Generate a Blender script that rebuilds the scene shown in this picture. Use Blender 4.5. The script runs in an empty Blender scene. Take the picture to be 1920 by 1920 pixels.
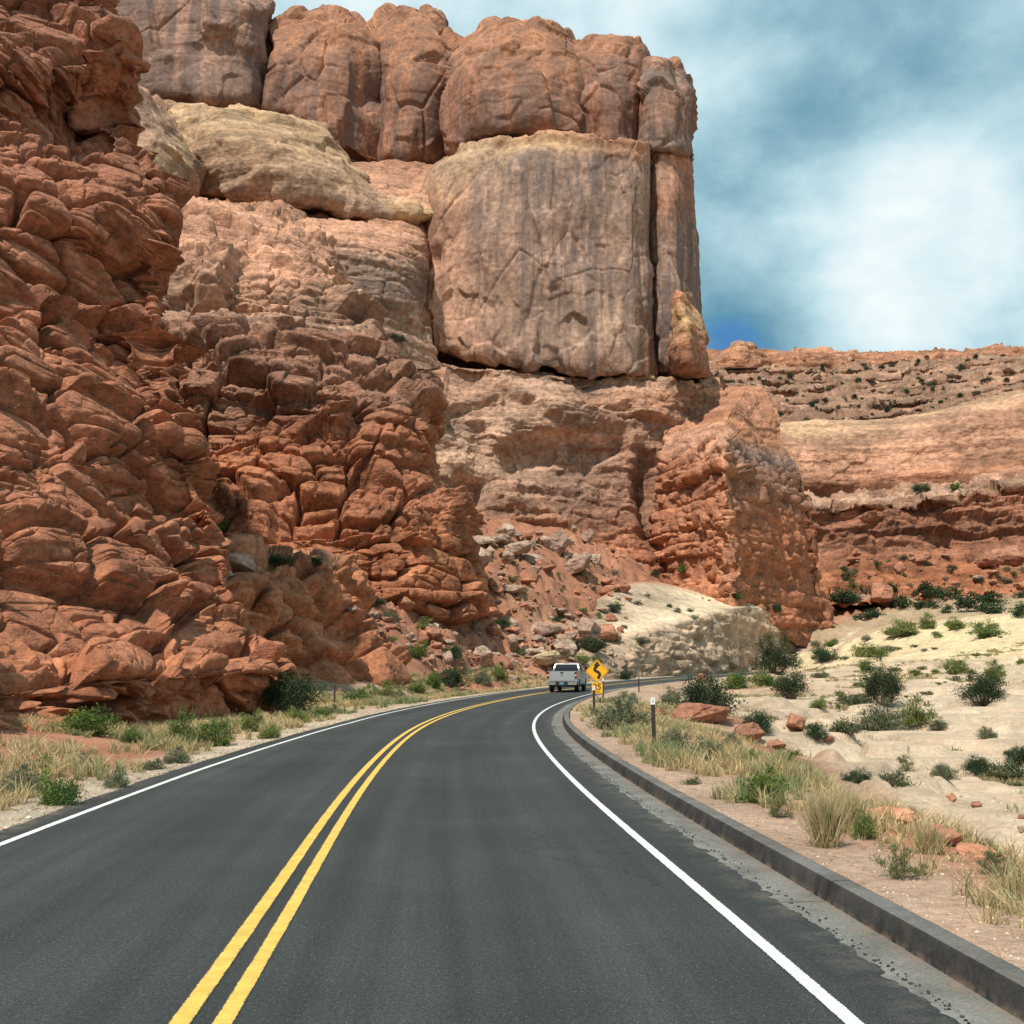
import bpy, bmesh, math, random
import numpy as np
from mathutils import Vector, Matrix
random.seed(7)
RNG = np.random.default_rng(11)
scene = bpy.context.scene
COL = scene.collection
RES = 2.0           # cliff mesh step, in pixels of a 1920 wide picture

# ------------------------------------------------------------------ camera
F = 2000.0 / 1920.0
PITCH = math.atan(285.0 / 2000.0)
EYE = 1.9
cam_d = bpy.data.cameras.new('camera')
cam_d.sensor_width = 36.0
cam_d.lens = 36.0 * F
cam_d.clip_start = 0.1
cam_d.clip_end = 20000
cam = bpy.data.objects.new('camera', cam_d)
cam.location = (0, 0, EYE)
cam.rotation_euler = (math.radians(90) + PITCH, 0, 0)
COL.objects.link(cam)
scene.camera = cam

def ray(px, py):
    u = (np.asarray(px, float) - 960) / 2000
    v = (960 - np.asarray(py, float)) / 2000
    c, s = math.cos(PITCH), math.sin(PITCH)
    return u, c - v * s, s + v * c

def W(px, py, Y):
    """the point at forward distance Y seen at a pixel of the 1920 px photograph"""
    x, y, z = ray(px, py)
    k = np.asarray(Y, float) / y
    return np.stack([x * k, y * k, EYE + z * k], -1)

def G0(px, py, z=0.0):
    """the point of the level z seen at a pixel"""
    x, y, zz = ray(px, py)
    k = (z - EYE) / zz
    return np.stack([x * k, y * k, np.full_like(np.asarray(x * k, float), z)], -1)

# ------------------------------------------------------------------ noise in numpy
def hsh(ix, iy, iz, seed):
    h = (ix.astype(np.uint32) * np.uint32(374761393) + iy.astype(np.uint32) * np.uint32(668265263)
         + iz.astype(np.uint32) * np.uint32(2147483647) + np.uint32((seed * 1274126177) & 0xffffffff))
    h ^= h >> np.uint32(13); h *= np.uint32(1274126177)
    h ^= h >> np.uint32(16); h *= np.uint32(2246822519)
    h ^= h >> np.uint32(13)
    return h
def h01(h): return (h & np.uint32(0xffff)).astype(np.float32) / 65535.0

def vnoise(P, seed=0):
    P = P.astype(np.float32)
    i = np.floor(P).astype(np.int32); f = P - i
    f = f * f * f * (f * (f * 6 - 15) + 10)
    r = 0
    for dx in (0, 1):
        wx = f[:, 0] if dx else 1 - f[:, 0]
        for dy in (0, 1):
            wy = wx * (f[:, 1] if dy else 1 - f[:, 1])
            for dz in (0, 1):
                w = wy * (f[:, 2] if dz else 1 - f[:, 2])
                r = r + w * h01(hsh(i[:, 0] + dx, i[:, 1] + dy, i[:, 2] + dz, seed))
    return r * 2 - 1

def fbm(P, size, octv=4, seed=0, gain=0.5, ridged=False):
    Q = P / np.asarray(size, np.float32)
    a, r, t = 1.0, 0, 0
    for k in range(octv):
        n = vnoise(Q, seed + k * 17)
        if ridged: n = 1 - 2 * np.abs(n)
        r = r + a * n; t += a
        a *= gain; Q = Q * 2.03 + 11.7
    return r / t

def vor(P, size, seed=0, jit=0.95):
    """F1, F2, cell hash, offset from the cell's centre (in cell units)"""
    Q = (P / np.asarray(size, np.float32)).astype(np.float32)
    i = np.floor(Q).astype(np.int32); f = Q - i
    n = len(Q)
    F1 = np.full(n, 9, np.float32); F2 = np.full(n, 9, np.float32)
    H = np.zeros(n, np.uint32); D = np.zeros((n, 3), np.float32)
    j = np.broadcast_to(np.asarray(jit, np.float32), (3,)); lo = (1 - j) / 2; j = j / np.float32(1023)
    for dx in (-1, 0, 1):
        for dy in (-1, 0, 1):
            for dz in (-1, 0, 1):
                h = hsh(i[:, 0] + dx, i[:, 1] + dy, i[:, 2] + dz, seed)
                vx = f[:, 0] - (dx + lo[0]) - j[0] * (h & np.uint32(1023)).astype(np.float32)
                vy = f[:, 1] - (dy + lo[1]) - j[1] * ((h >> np.uint32(10)) & np.uint32(1023)).astype(np.float32)
                vz = f[:, 2] - (dz + lo[2]) - j[2] * ((h >> np.uint32(20)) & np.uint32(1023)).astype(np.float32)
                d = np.sqrt(vx * vx + vy * vy + vz * vz)
                c = d < F1
                F2 = np.where(c, F1, np.minimum(F2, d))
                F1 = np.where(c, d, F1)
                H = np.where(c, h, H)
                D[c, 0] = vx[c]; D[c, 1] = vy[c]; D[c, 2] = vz[c]
    return F1, F2, H * np.uint32(2654435761) ^ (H >> np.uint32(7)), D

from concurrent.futures import ThreadPoolExecutor
POOL = ThreadPoolExecutor(4)
def par(f, p, n, step=16000):
    """f over slices of the points, four at a time"""
    return np.concatenate(list(POOL.map(lambda a: f(p[a:a + step], n[a:a + step]), range(0, len(p), step))))

def sstep(a, b, x):
    t = np.clip((x - a) / (b - a), 0, 1)
    return t * t * (3 - 2 * t)

def vor2(P, size, seed=0, jit=0.95):
    """as vor, and the second nearest cell's hash and offset"""
    Q = (P / np.asarray(size, np.float32)).astype(np.float32)
    i = np.floor(Q).astype(np.int32); f = Q - i
    n = len(Q)
    F1 = np.full(n, 9, np.float32); F2 = np.full(n, 9, np.float32)
    H = np.zeros(n, np.uint32); H2 = np.zeros(n, np.uint32); D = np.zeros((3, n), np.float32); D2 = np.zeros((3, n), np.float32)
    j = np.broadcast_to(np.asarray(jit, np.float32), (3,)); lo = (1 - j) / 2; j = j / np.float32(1023)
    for dx in (-1, 0, 1):
        for dy in (-1, 0, 1):
            for dz in (-1, 0, 1):
                h = hsh(i[:, 0] + dx, i[:, 1] + dy, i[:, 2] + dz, seed)
                v = (f[:, 0] - (dx + lo[0]) - j[0] * (h & np.uint32(1023)).astype(np.float32),
                     f[:, 1] - (dy + lo[1]) - j[1] * ((h >> np.uint32(10)) & np.uint32(1023)).astype(np.float32),
                     f[:, 2] - (dz + lo[2]) - j[2] * ((h >> np.uint32(20)) & np.uint32(1023)).astype(np.float32))
                d = np.sqrt(v[0] * v[0] + v[1] * v[1] + v[2] * v[2])
                c = d < F1; c2 = (d < F2) & ~c
                F2 = np.where(c, F1, np.where(c2, d, F2)); H2 = np.where(c, H, np.where(c2, h, H2))
                F1 = np.where(c, d, F1); H = np.where(c, h, H)
                for k in range(3):
                    D2[k] = np.where(c, D[k], np.where(c2, v[k], D2[k])); D[k] = np.where(c, v[k], D[k])
    mixh = lambda q: q * np.uint32(2654435761) ^ (q >> np.uint32(7))
    return F1, F2, mixh(H), D, mixh(H2), D2

def plates(P, size, seed, off, tilt, ew=0.10, jit=0.95, warp=0.1):
    """broken plates: each cell is a plane of its own and meets its neighbour in a step, without a groove"""
    if warp:
        m = float(np.mean(size)); warp = warp * 0.6
        P = P + warp * m * np.stack([fbm(P, m * 1.5, 2, seed + 5), fbm(P, m * 1.5, 2, seed + 6), fbm(P, m * 1.5, 2, seed + 7)], -1)
    F1, F2, H, D, H2, D2 = vor2(P, size, seed, jit)
    def val(H, D):
        r1 = h01(H); r2 = h01(H >> np.uint32(5)) * 2 - 1; r3 = h01(H >> np.uint32(9)) * 2 - 1; r4 = h01(H >> np.uint32(13)) * 2 - 1
        return off * (r1 * 2 - 1) + tilt * (D[0] * r2 + D[1] * r3 + D[2] * r4)
    w = 0.5 + 0.5 * sstep(0, ew, F2 - F1)
    return (val(H, D) * w + val(H2, D2) * (1 - w)).astype(np.float32)

def blocks(P, size, seed, off, tilt, crack, cw=0.12, jit=0.95, warp=0.1, rnd=0.0, ew=0.07):
    """fractured rock: each Voronoi cell is a block with its own set-back and its own tilted face, with open cracks between and worn edges"""
    if warp:
        m = float(np.mean(size)); warp = warp * 0.6
        P = P + warp * m * np.stack([fbm(P, m * 1.5, 2, seed + 5), fbm(P, m * 1.5, 2, seed + 6), fbm(P, m * 1.5, 2, seed + 7)], -1)
    F1, F2, H, D = vor(P, size, seed, jit)
    e = F2 - F1
    r1 = h01(H); r2 = h01(H >> np.uint32(5)) * 2 - 1; r3 = h01(H >> np.uint32(9)) * 2 - 1; r4 = h01(H >> np.uint32(13)) * 2 - 1
    d = off * (r1 * 2 - 1) + tilt * (D[:, 0] * r2 + D[:, 1] * r3 + D[:, 2] * (r4 - 0.25))
    d = d * sstep(0, ew, e)
    d = d - crack * np.exp(-(e / cw) ** 2) * (0.35 + 0.65 * r1)
    if rnd: d = d - rnd * np.exp(-e / 0.16)
    return d.astype(np.float32)

def cracks(P, size, seed, depth, w, jit=0.9, warp=0.1):
    """a net of open joints: depth in metres, w the half width in metres; each joint opens and closes along its run"""
    m = float(np.mean(size))
    if warp: P = P + warp * m * np.stack([fbm(P, m * 1.2, 3, seed + 5), fbm(P, m * 1.2, 3, seed + 6), fbm(P, m * 1.2, 3, seed + 7)], -1)
    F1, F2, H, D = vor(P, size, seed, jit)
    op = np.clip(0.55 + 0.9 * fbm(P, m * 0.8, 2, seed + 8), 0.05, 1.2)
    return (-depth * op * np.exp(-((F2 - F1) * m / (2 * w * op)) ** 2)).astype(np.float32)

def crease(P, size, octv, seed, gain=0.55):
    """broken surface: rounded bulges that meet in sharp creases"""
    return -fbm(P, size, octv, seed, gain, ridged=True)

def strata(P, h, seed, amp, dip=(0, 0), wob=0.5, sharp=0.33):
    """beds of uneven thickness that stand out or are cut back, each with a rounded nose"""
    z = P[:, 2] + P[:, 0] * dip[0] + P[:, 1] * dip[1] + wob * h * fbm(P, (h * 9, h * 9, h * 5), 3, seed)
    q = z / h + 0.35 * np.sin(z / h * 1.7 + seed) + 0.2 * np.sin(z / h * 3.9 + 2 * seed)
    k = np.floor(q); f = q - k
    o = np.zeros(len(k), np.int32)
    r = h01(hsh(k.astype(np.int32), o, o + 3, seed))
    r2 = vnoise(np.stack([P[:, 0] / (h * 4), P[:, 1] / (h * 4), k * 7.3], -1), seed + 2)
    nose = np.clip(1 - np.abs(2 * f - 1) ** 6, 0, 1) ** sharp
    return (amp * ((0.25 + 0.75 * r) * nose + 0.35 * r2 * nose - 0.5)).astype(np.float32)

# ------------------------------------------------------------------ meshes
def tag(o, label=None, cat=None, group=None, kind=None):
    if label: o['label'] = label
    if cat: o['category'] = cat
    if group: o['group'] = group
    if kind: o['kind'] = kind
    return o

def mesh_np(name, V, Q, mat=None, cols=None, smooth=True, parent=None, tris=None, uv=None):
    """one mesh object from numpy arrays: V n x 3, Q m x 4 quads (and tris k x 3), cols n x 4"""
    me = bpy.data.meshes.new(name)
    V = np.ascontiguousarray(V, np.float32)
    Q = np.zeros((0, 4), np.int32) if Q is None else np.asarray(Q, np.int32)
    T = np.zeros((0, 3), np.int32) if tris is None else np.asarray(tris, np.int32)
    me.vertices.add(len(V)); me.vertices.foreach_set('co', V.ravel())
    lv = np.concatenate([Q.ravel(), T.ravel()]).astype(np.int32)
    me.loops.add(len(lv)); me.loops.foreach_set('vertex_index', lv)
    np_ = len(Q) + len(T)
    me.polygons.add(np_)
    st = np.concatenate([np.arange(len(Q)) * 4, len(Q) * 4 + np.arange(len(T)) * 3]).astype(np.int32)
    me.polygons.foreach_set('loop_start', st)
    me.update(calc_edges=True)
    me.polygons.foreach_set('use_smooth', np.full(np_, smooth, bool))
    if cols is not None:
        a = me.color_attributes.new('Col', 'FLOAT_COLOR', 'POINT')
        a.data.foreach_set('color', np.ascontiguousarray(cols, np.float32).ravel())
    if uv is not None:
        a = me.attributes.new('lane', 'FLOAT_VECTOR', 'POINT')
        a.data.foreach_set('vector', np.ascontiguousarray(uv, np.float32).ravel())
    me.validate(verbose=False)
    if mat is not None: me.materials.append(mat)
    o = bpy.data.objects.new(name, me)
    COL.objects.link(o)
    if parent is not None: o.parent = parent
    return o

def gridq(nu, nv):
    i = np.arange(nu * nv).reshape(nv, nu)
    return np.stack([i[:-1, :-1], i[:-1, 1:], i[1:, 1:], i[1:, :-1]], -1).reshape(-1, 4)

def empty(name, loc, rz=0.0):
    o = bpy.data.objects.new(name, None)
    o.location = loc; o.rotation_euler = (0, 0, rz); o.empty_display_size = 0.3
    COL.objects.link(o)
    return o

def cr(n, t):
    """Catmull-Rom weights: matrix len(t) x n"""
    t = np.clip(t, 0, n - 1 - 1e-6)
    i = np.floor(t).astype(int); f = t - i
    M = np.zeros((len(t), n))
    w = [-0.5 * f + f ** 2 - 0.5 * f ** 3, 1 - 2.5 * f ** 2 + 1.5 * f ** 3, 0.5 * f + 2 * f ** 2 - 1.5 * f ** 3, -0.5 * f ** 2 + 0.5 * f ** 3]
    for k in range(4):
        j = i + k - 1
        a = np.clip(j, 0, n - 1)
        np.add.at(M, (np.arange(len(t)), a), w[k])
        # linear extension at the ends
        lo = j < 0; hi = j > n - 1
        r = np.arange(len(t))
        if n > 1:
            np.add.at(M, (r[lo], np.zeros(lo.sum(), int)), w[k][lo]); np.add.at(M, (r[lo], np.ones(lo.sum(), int)), -w[k][lo])
            np.add.at(M, (r[hi], np.full(hi.sum(), n - 1)), w[k][hi]); np.add.at(M, (r[hi], np.full(hi.sum(), n - 2)), -w[k][hi])
    return M

def dense(C, res=None, K=None, cu=None):
    """C rows x cols x 3 world control net -> dense grid about one vertex per res pixels; K rows x cols x k extra values"""
    res = res or RES
    R, N = C.shape[:2]
    sc = 2000.0 / np.maximum(C[..., 1], 5)
    du = (np.linalg.norm(np.diff(C, axis=1), axis=2) * sc[:, 1:]).max(0)
    dv = (np.linalg.norm(np.diff(C, axis=0), axis=2) * sc[1:]).max(1)
    du = (np.linalg.norm(np.diff(C, axis=1), axis=2) * sc[:, 1:]).mean(0); dv = (np.linalg.norm(np.diff(C, axis=0), axis=2) * sc[1:]).mean(1)
    # pixel length seen square on; what runs away from the camera gets fewer samples
    pu = np.abs(np.diff(C[..., 0] * sc, axis=1)).mean(0); pv = np.abs(np.diff((C[..., 2] - EYE) * sc, axis=0)).mean(1)
    du = pu + 0.12 * np.maximum(du - pu, 0); dv = pv + 0.25 * np.maximum(dv - pv, 0)
    du = np.minimum(du, 240); dv = np.minimum(dv, 200)
    if cu is not None: du = du * np.asarray(cu)
    def samples(d, last):
        t = [0.0]
        for k, L in enumerate(d):
            m = max(2, int(L / res))
            t.extend(k + (np.arange(m) + 1) / m)
        return np.array(t)
    tu, tv = samples(du, False), samples(dv, True)
    Mu, Mv = cr(N, tu), cr(R, tv)
    P = np.einsum('ai,ijk->ajk', Mv, C); P = np.einsum('bj,ajk->abk', Mu, P)
    E = None
    if K is not None:
        def lin(n, t):
            t = np.clip(t, 0, n - 1 - 1e-6); i = np.floor(t).astype(int); f = t - i
            M = np.zeros((len(t), n)); M[np.arange(len(t)), i] = 1 - f; M[np.arange(len(t)), i + 1] += f
            return M
        E = np.einsum('ai,ijk->ajk', lin(R, tv), K); E = np.einsum('bj,ajk->abk', lin(N, tu), E)
    return P, E

def grid_normals(P):
    du = np.gradient(P, axis=1); dv = np.gradient(P, axis=0)
    n = np.cross(du, dv)
    return n / np.maximum(np.linalg.norm(n, axis=2, keepdims=True), 1e-9)

FRONT = np.array([-1, -0.86, -0.62, -0.32, 0, 0.32, 0.62, 0.86, 1.0])
def barrel(rows, cols, n=2.6, wrap=(1.0, 2.2)):
    """rows, bottom to top: (Lpx, Lpy, Rpx, Rpy, arch, YL, YM, YR, D). Returns a world control net that turns back at both sides."""
    net, K = [], []
    for r, c in zip(rows, cols):
        lx, ly, rx, ry, arch, yl, ym, yr, D = r
        pts = []
        t = (FRONT + 1) / 2
        px = lx + (rx - lx) * t; py = ly + (ry - ly) * t + arch * (1 - FRONT ** 2)
        yy = yl * 0.5 * FRONT * (FRONT - 1) + ym * (1 - FRONT ** 2) + yr * 0.5 * FRONT * (FRONT + 1)
        rr = D * (1 - np.clip(1 - np.abs(FRONT) ** n, 0, 1) ** (1 / n))
        pts = W(px, py, yy + rr)
        w = rx - lx
        left = [W(lx + w * 0.03 * (k + 1), ly, yl + D * (1 + wrap[k])) for k in (1, 0)]
        right = [W(rx - w * 0.03 * (k + 1), ry, yr + D * (1 + wrap[k])) for k in (0, 1)]
        for a in left: a[2] = pts[0][2]
        for a in right: a[2] = pts[-1][2]
        net.append(np.concatenate([np.array(left), pts, np.array(right)]))
        c = np.asarray(c, float)
        if c.ndim == 1: K.append(np.tile(c, (len(FRONT) + 4, 1)))
        else:
            # a left, a middle and a right colour
            tt = np.concatenate([[0, 0], t, [1, 1]]); xs = np.linspace(0, 1, len(c))
            K.append(np.stack([np.interp(tt, xs, c[:, k]) for k in range(4)], -1))
    net = np.array(net)
    net[-1, :, 2] = net[-2, :, 2]
    return net, np.array(K)

def pnet(rows, cols, n=None):
    """rows bottom to top of lists of (px, py, Y), resampled to n points each"""
    n = n or max(len(r) for r in rows)
    net, K = [], []
    for r, c in zip(rows, cols):
        r = np.array(r, float)
        t = np.linspace(0, len(r) - 1, n)
        q = cr(len(r), t) @ r
        net.append(W(q[:, 0], q[:, 1], q[:, 2]))
        c = np.asarray(c, float)
        if c.ndim == 1: K.append(np.tile(c, (n, 1)))
        else:
            xs = np.linspace(0, 1, len(c)); tt = np.linspace(0, 1, n)
            K.append(np.stack([np.interp(tt, xs, c[:, k]) for k in range(4)], -1))
    return np.array(net), np.array(K)

def formation(name, label, netK, disp, mat, dents=(), res=None, cat='cliff', colfn=None, cu=None):
    C, K = netK
    P, E = dense(C, res, K, cu)
    N = grid_normals(P)
    nv, nu = P.shape[:2]
    p = P.reshape(-1, 3).astype(np.float32); nrm = N.reshape(-1, 3)
    d = par(disp, p, nrm)
    for (px, py, Y, rx, rz, dep) in dents:
        c = W(px, py, Y)
        q = ((p[:, 0] - c[0]) / rx) ** 2 + ((p[:, 2] - c[2]) / rz) ** 2
        d = d - dep * np.exp(-q ** 1.5)
    c = E.reshape(-1, 4)
    if colfn is not None: c = colfn(p, nrm, c, d)
    p = p + nrm * d[:, None]
    o = mesh_np(name, p, gridq(nu, nv), mat, c)
    tag(o, label, cat, kind='structure')
    return o
# ------------------------------------------------------------------ light
SUN = Vector((-0.27, -0.46, 0.845)).normalized()
sun_d = bpy.data.lights.new('sun', 'SUN')
sun_d.energy = 4.5; sun_d.angle = math.radians(1.2); sun_d.color = (1.0, 0.93, 0.83)
sun = bpy.data.objects.new('sun', sun_d)
sun.rotation_euler = SUN.to_track_quat('Z', 'Y').to_euler()
sun.location = (0, 0, 300)
COL.objects.link(sun)
vs = scene.view_settings
scene.display_settings.display_device = 'sRGB'
vs.view_transform = 'Standard'; vs.look = 'None'; vs.exposure = EXPOSURE = 0.2; vs.gamma = 1.0

# ------------------------------------------------------------------ node helper
class NT:
    def __init__(self, tree): self.t = tree; self.n = tree.nodes; self.l = tree.links
    def node(self, typ, **kw):
        nd = self.n.new(typ)
        for k, v in kw.items(): setattr(nd, k, v)
        return nd
    def put(self, sock, v):
        if hasattr(v, 'is_output') or isinstance(v, bpy.types.NodeSocket): self.l.new(v, sock)
        elif v is not None: sock.default_value = v
    def math(self, op, a, b=None, c=None, clamp=False):
        nd = self.node('ShaderNodeMath', operation=op, use_clamp=clamp)
        for s, v in zip(nd.inputs, (a, b, c)): self.put(s, v)
        return nd.outputs[0]
    def vmath(self, op, a, b=None, out=0):
        nd = self.node('ShaderNodeVectorMath', operation=op)
        self.put(nd.inputs[0], a)
        if b is not None: self.put(nd.inputs[1], b)
        return nd.outputs[out]
    def noise(self, vec, scale, detail=4, rough=0.55, dist=0.0, out='Fac'):
        nd = self.node('ShaderNodeTexNoise')
        if vec is not None: self.put(nd.inputs['Vector'], vec)
        nd.inputs['Scale'].default_value = scale; nd.inputs['Detail'].default_value = detail
        nd.inputs['Roughness'].default_value = rough; nd.inputs['Distortion'].default_value = dist
        return nd.outputs[out]
    def map(self, v, a, b, c, d, smooth=True):
        nd = self.node('ShaderNodeMapRange', interpolation_type='SMOOTHSTEP' if smooth else 'LINEAR')
        for s, x in zip(nd.inputs[:5], (v, a, b, c, d)): self.put(s, x)
        return nd.outputs[0]
    def mix(self, fac, a, b, blend='MIX'):
        nd = self.node('ShaderNodeMix', data_type='RGBA', blend_type=blend)
        self.put(nd.inputs[0], fac); self.put(nd.inputs[6], a); self.put(nd.inputs[7], b)
        return nd.outputs[2]
    def ramp(self, fac, stops):
        nd = self.node('ShaderNodeValToRGB')
        e = nd.color_ramp.elements
        while len(e) < len(stops): e.new(0.5)
        for el, (p, c) in zip(e, stops): el.position = p; el.color = (*c, 1) if len(c) == 3 else c
        self.put(nd.inputs[0], fac)
        return nd.outputs[0]
    def attr(self, name, out='Color'):
        nd = self.node('ShaderNodeAttribute'); nd.attribute_name = name
        return nd.outputs[out]

# ------------------------------------------------------------------ sky
world = bpy.data.worlds.new('World'); scene.world = world; world.use_nodes = True
def make_sky():
    T = NT(world.node_tree); T.n.clear()
    out = T.node('ShaderNodeOutputWorld'); bg = T.node('ShaderNodeBackground')
    bg.inputs['Strength'].default_value = 0.1
    sky = T.node('ShaderNodeTexSky', sky_type='NISHITA')
    sky.sun_disc = False
    sky.sun_elevation = math.asin(SUN.z); sky.sun_rotation = math.atan2(SUN.x, SUN.y)
    sky.air_density = 1.0; sky.dust_density = 0.6; sky.ozone_density = 1.5; sky.altitude = 1300
    d = T.node('ShaderNodeTexCoord').outputs['Generated']
    mp = T.node('ShaderNodeMapping'); mp.inputs['Rotation'].default_value = (0, math.radians(22), 0); mp.inputs['Scale'].default_value = (1.0, 1.0, 1.55); T.put(mp.inputs[0], d)
    n1 = T.noise(mp.outputs[0], 4.2, 5, 0.52, 0.2)
    n2 = T.noise(mp.outputs[0], 9.0, 8, 0.56, 0.15)
    cov = T.math('SUBTRACT', T.math('ADD', T.math('MULTIPLY', n1, 0.60), T.math('MULTIPLY', n2, 0.62)), 0.20)
    # brighter, whiter cloud added out of view, overhead and behind, to fill shadows
    sep = T.node('ShaderNodeSeparateXYZ'); T.put(sep.inputs[0], d)
    cov = T.math('ADD', cov, T.map(sep.outputs[1], 0.55, -0.2, 0.0, 0.12))
    def blob(px, py, rad, amp, cur):
        v = Vector([float(a) for a in ray(px, py)]).normalized()
        dist = T.vmath('DISTANCE', d, tuple(v), out=1)
        q = T.math('DIVIDE', dist, rad)
        g = T.math('EXPONENT', T.math('MULTIPLY', T.math('MULTIPLY', q, q), -1.0))
        return T.math('ADD', cur, T.math('MULTIPLY', g, amp))
    for b in [(1300, 300, 0.36, 0.03), (1660, 420, 0.080, 0.30), (1760, 440, 0.13, 0.07), (1500, 560, 0.10, 0.06), (1500, 470, 0.09, 0.10), (1000, 20, 0.17, 0.22), (620, 10, 0.15, 0.22), (1260, 90, 0.10, 0.16), (1860, 200, 0.10, 0.08), (1900, 330, 0.06, 0.10),
              (1540, 50, 0.07, -0.10), (1800, 150, 0.06, -0.08), (1565, 270, 0.05, -0.10), (1480, 300, 0.09, -0.10), (1385, 650, 0.055, -0.42), (1410, 380, 0.05, -0.10), (1800, 560, 0.12, 0.06)]:
        cov = blob(*b, cov)
    cl = T.ramp(T.math('MULTIPLY', cov, 1.0), [(0.10, (0.55, 2.0, 4.7)), (0.24, (1.2, 2.8, 3.9)), (0.40, (2.4, 4.2, 5.0)), (0.55, (4.1, 6.0, 6.7)), (0.70, (6.2, 7.6, 8.0)), (0.88, (8.4, 8.9, 9.0))])
    a = T.map(cov, 0.0, 0.2, 0.6, 1.0)
    T.put(bg.inputs['Color'], T.mix(a, sky.outputs[0], cl))
    T.l.new(bg.outputs[0], out.inputs[0])
make_sky()

# ------------------------------------------------------------------ materials
def new_mat(name):
    m = bpy.data.materials.new(name); m.use_nodes = True
    T = NT(m.node_tree); T.n.clear()
    out = T.node('ShaderNodeOutputMaterial'); b = T.node('ShaderNodeBsdfPrincipled')
    T.l.new(b.outputs[0], out.inputs[0])
    return m, T, b

def rock_mat(name, s=1.0, bump=1.0, band=0.5, streak=1.0, crackle=0.0, dist=0.4, bed=0.7):
    """sandstone: the vertex colour is the bed's own hue, alpha is how much desert varnish runs down it; s is the grain size in metres"""
    m, T, b = new_mat(name)
    pos = T.node('ShaderNodeNewGeometry').outputs['Position']
    att = T.node('ShaderNodeAttribute'); att.attribute_name = 'Col'
    def scaled(sx, sy, sz):
        mp = T.node('ShaderNodeMapping'); mp.inputs['Scale'].default_value = (sx, sy, sz); T.put(mp.inputs[0], pos)
        return mp.outputs[0]
    big = T.noise(pos, 0.16 / s, 6, 0.62, 0.6)
    fine = T.noise(pos, 1.5 / s, 6, 0.68)
    bands = T.noise(scaled(0.035 / s, 0.035 / s, 0.75 / s), 1.0, 4, 0.6, 0.25)
    k = T.math('MULTIPLY', T.map(big, 0.3, 0.72, 0.68, 1.30), T.map(fine, 0.28, 0.72, 0.62, 1.34))
    k = T.math('MULTIPLY', k, T.map(bands, 0.3, 0.7, 1 - 0.5 * band, 1 + 0.35 * band))
    km = T.node('ShaderNodeCombineXYZ')
    for i in range(3): T.put(km.inputs[i], k)
    col = T.mix(1.0, att.outputs['Color'], km.outputs[0], 'MULTIPLY')
    # ochre and bleached patches
    pat = T.noise(pos, 0.09 / s, 5, 0.65, 0.9)
    col = T.mix(T.map(pat, 0.56, 0.70, 0, 0.45), col, T.mix(1.0, col, (1.28, 1.22, 1.15, 1), 'MULTIPLY'))
    pat2 = T.noise(scaled(0.3 / s, 0.3 / s, 0.2 / s), 1.0, 5, 0.7, 0.5)
    col = T.mix(T.map(pat2, 0.58, 0.68, 0, 0.4), col, T.mix(1.0, col, (0.62, 0.62, 0.68, 1), 'MULTIPLY'))
    # desert varnish: runs from ledges
    st = T.noise(scaled(0.42 / s, 0.42 / s, 0.022 / s), 1.0, 6, 0.66, 0.35)
    st2 = T.noise(scaled(1.5 / s, 1.5 / s, 0.06 / s), 1.0, 4, 0.6, 0.2)
    run = T.math('MULTIPLY', T.map(T.math('ADD', T.math('MULTIPLY', st, 0.7), T.math('MULTIPLY', st2, 0.3)), 0.43, 0.57, 0, 1), att.outputs['Alpha'])
    col = T.mix(T.math('MULTIPLY', run, 0.85 * streak, clamp=True), col, (0.120, 0.094, 0.088, 1))
    T.put(b.inputs['Base Color'], col)
    b.inputs['Roughness'].default_value = 0.92
    b.inputs['Specular IOR Level'].default_value = 0.18
    hgt = T.math('ADD', T.math('MULTIPLY', T.noise(pos, 0.8 / s, 8, 0.66, 0.3), 1.0), T.math('MULTIPLY', T.noise(scaled(0.5 / s, 0.5 / s, 2.2 / s), 1.0, 5, 0.65), bed))
    rg = T.node('ShaderNodeTexNoise', noise_type='RIDGED_MULTIFRACTAL'); T.put(rg.inputs['Vector'], scaled(1.0, 1.0, 1.5))
    rg.inputs['Scale'].default_value = 0.55 / s; rg.inputs['Detail'].default_value = 7; rg.inputs['Roughness'].default_value = 0.62; rg.inputs['Distortion'].default_value = 0.3
    hgt = T.math('SUBTRACT', hgt, T.math('MULTIPLY', rg.outputs[0], 0.42))
    if crackle:
        v = T.node('ShaderNodeTexVoronoi', feature='DISTANCE_TO_EDGE')
        wv = T.vmath('ADD', scaled(0.55 / s, 0.55 / s, 0.85 / s), T.noise(pos, 0.9 / s, 3, 0.6, out='Color'))
        T.put(v.inputs['Vector'], wv); v.inputs['Scale'].default_value = 1.0
        hgt = T.math('ADD', hgt, T.math('MULTIPLY', T.map(v.outputs[0], 0.0, 0.09, 0, 1), crackle))
    bp = T.node('ShaderNodeBump'); bp.inputs['Strength'].default_value = 0.9 * bump; bp.inputs['Distance'].default_value = dist * s
    T.put(bp.inputs['Height'], hgt); T.l.new(bp.outputs[0], b.inputs['Normal'])
    return m

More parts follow.
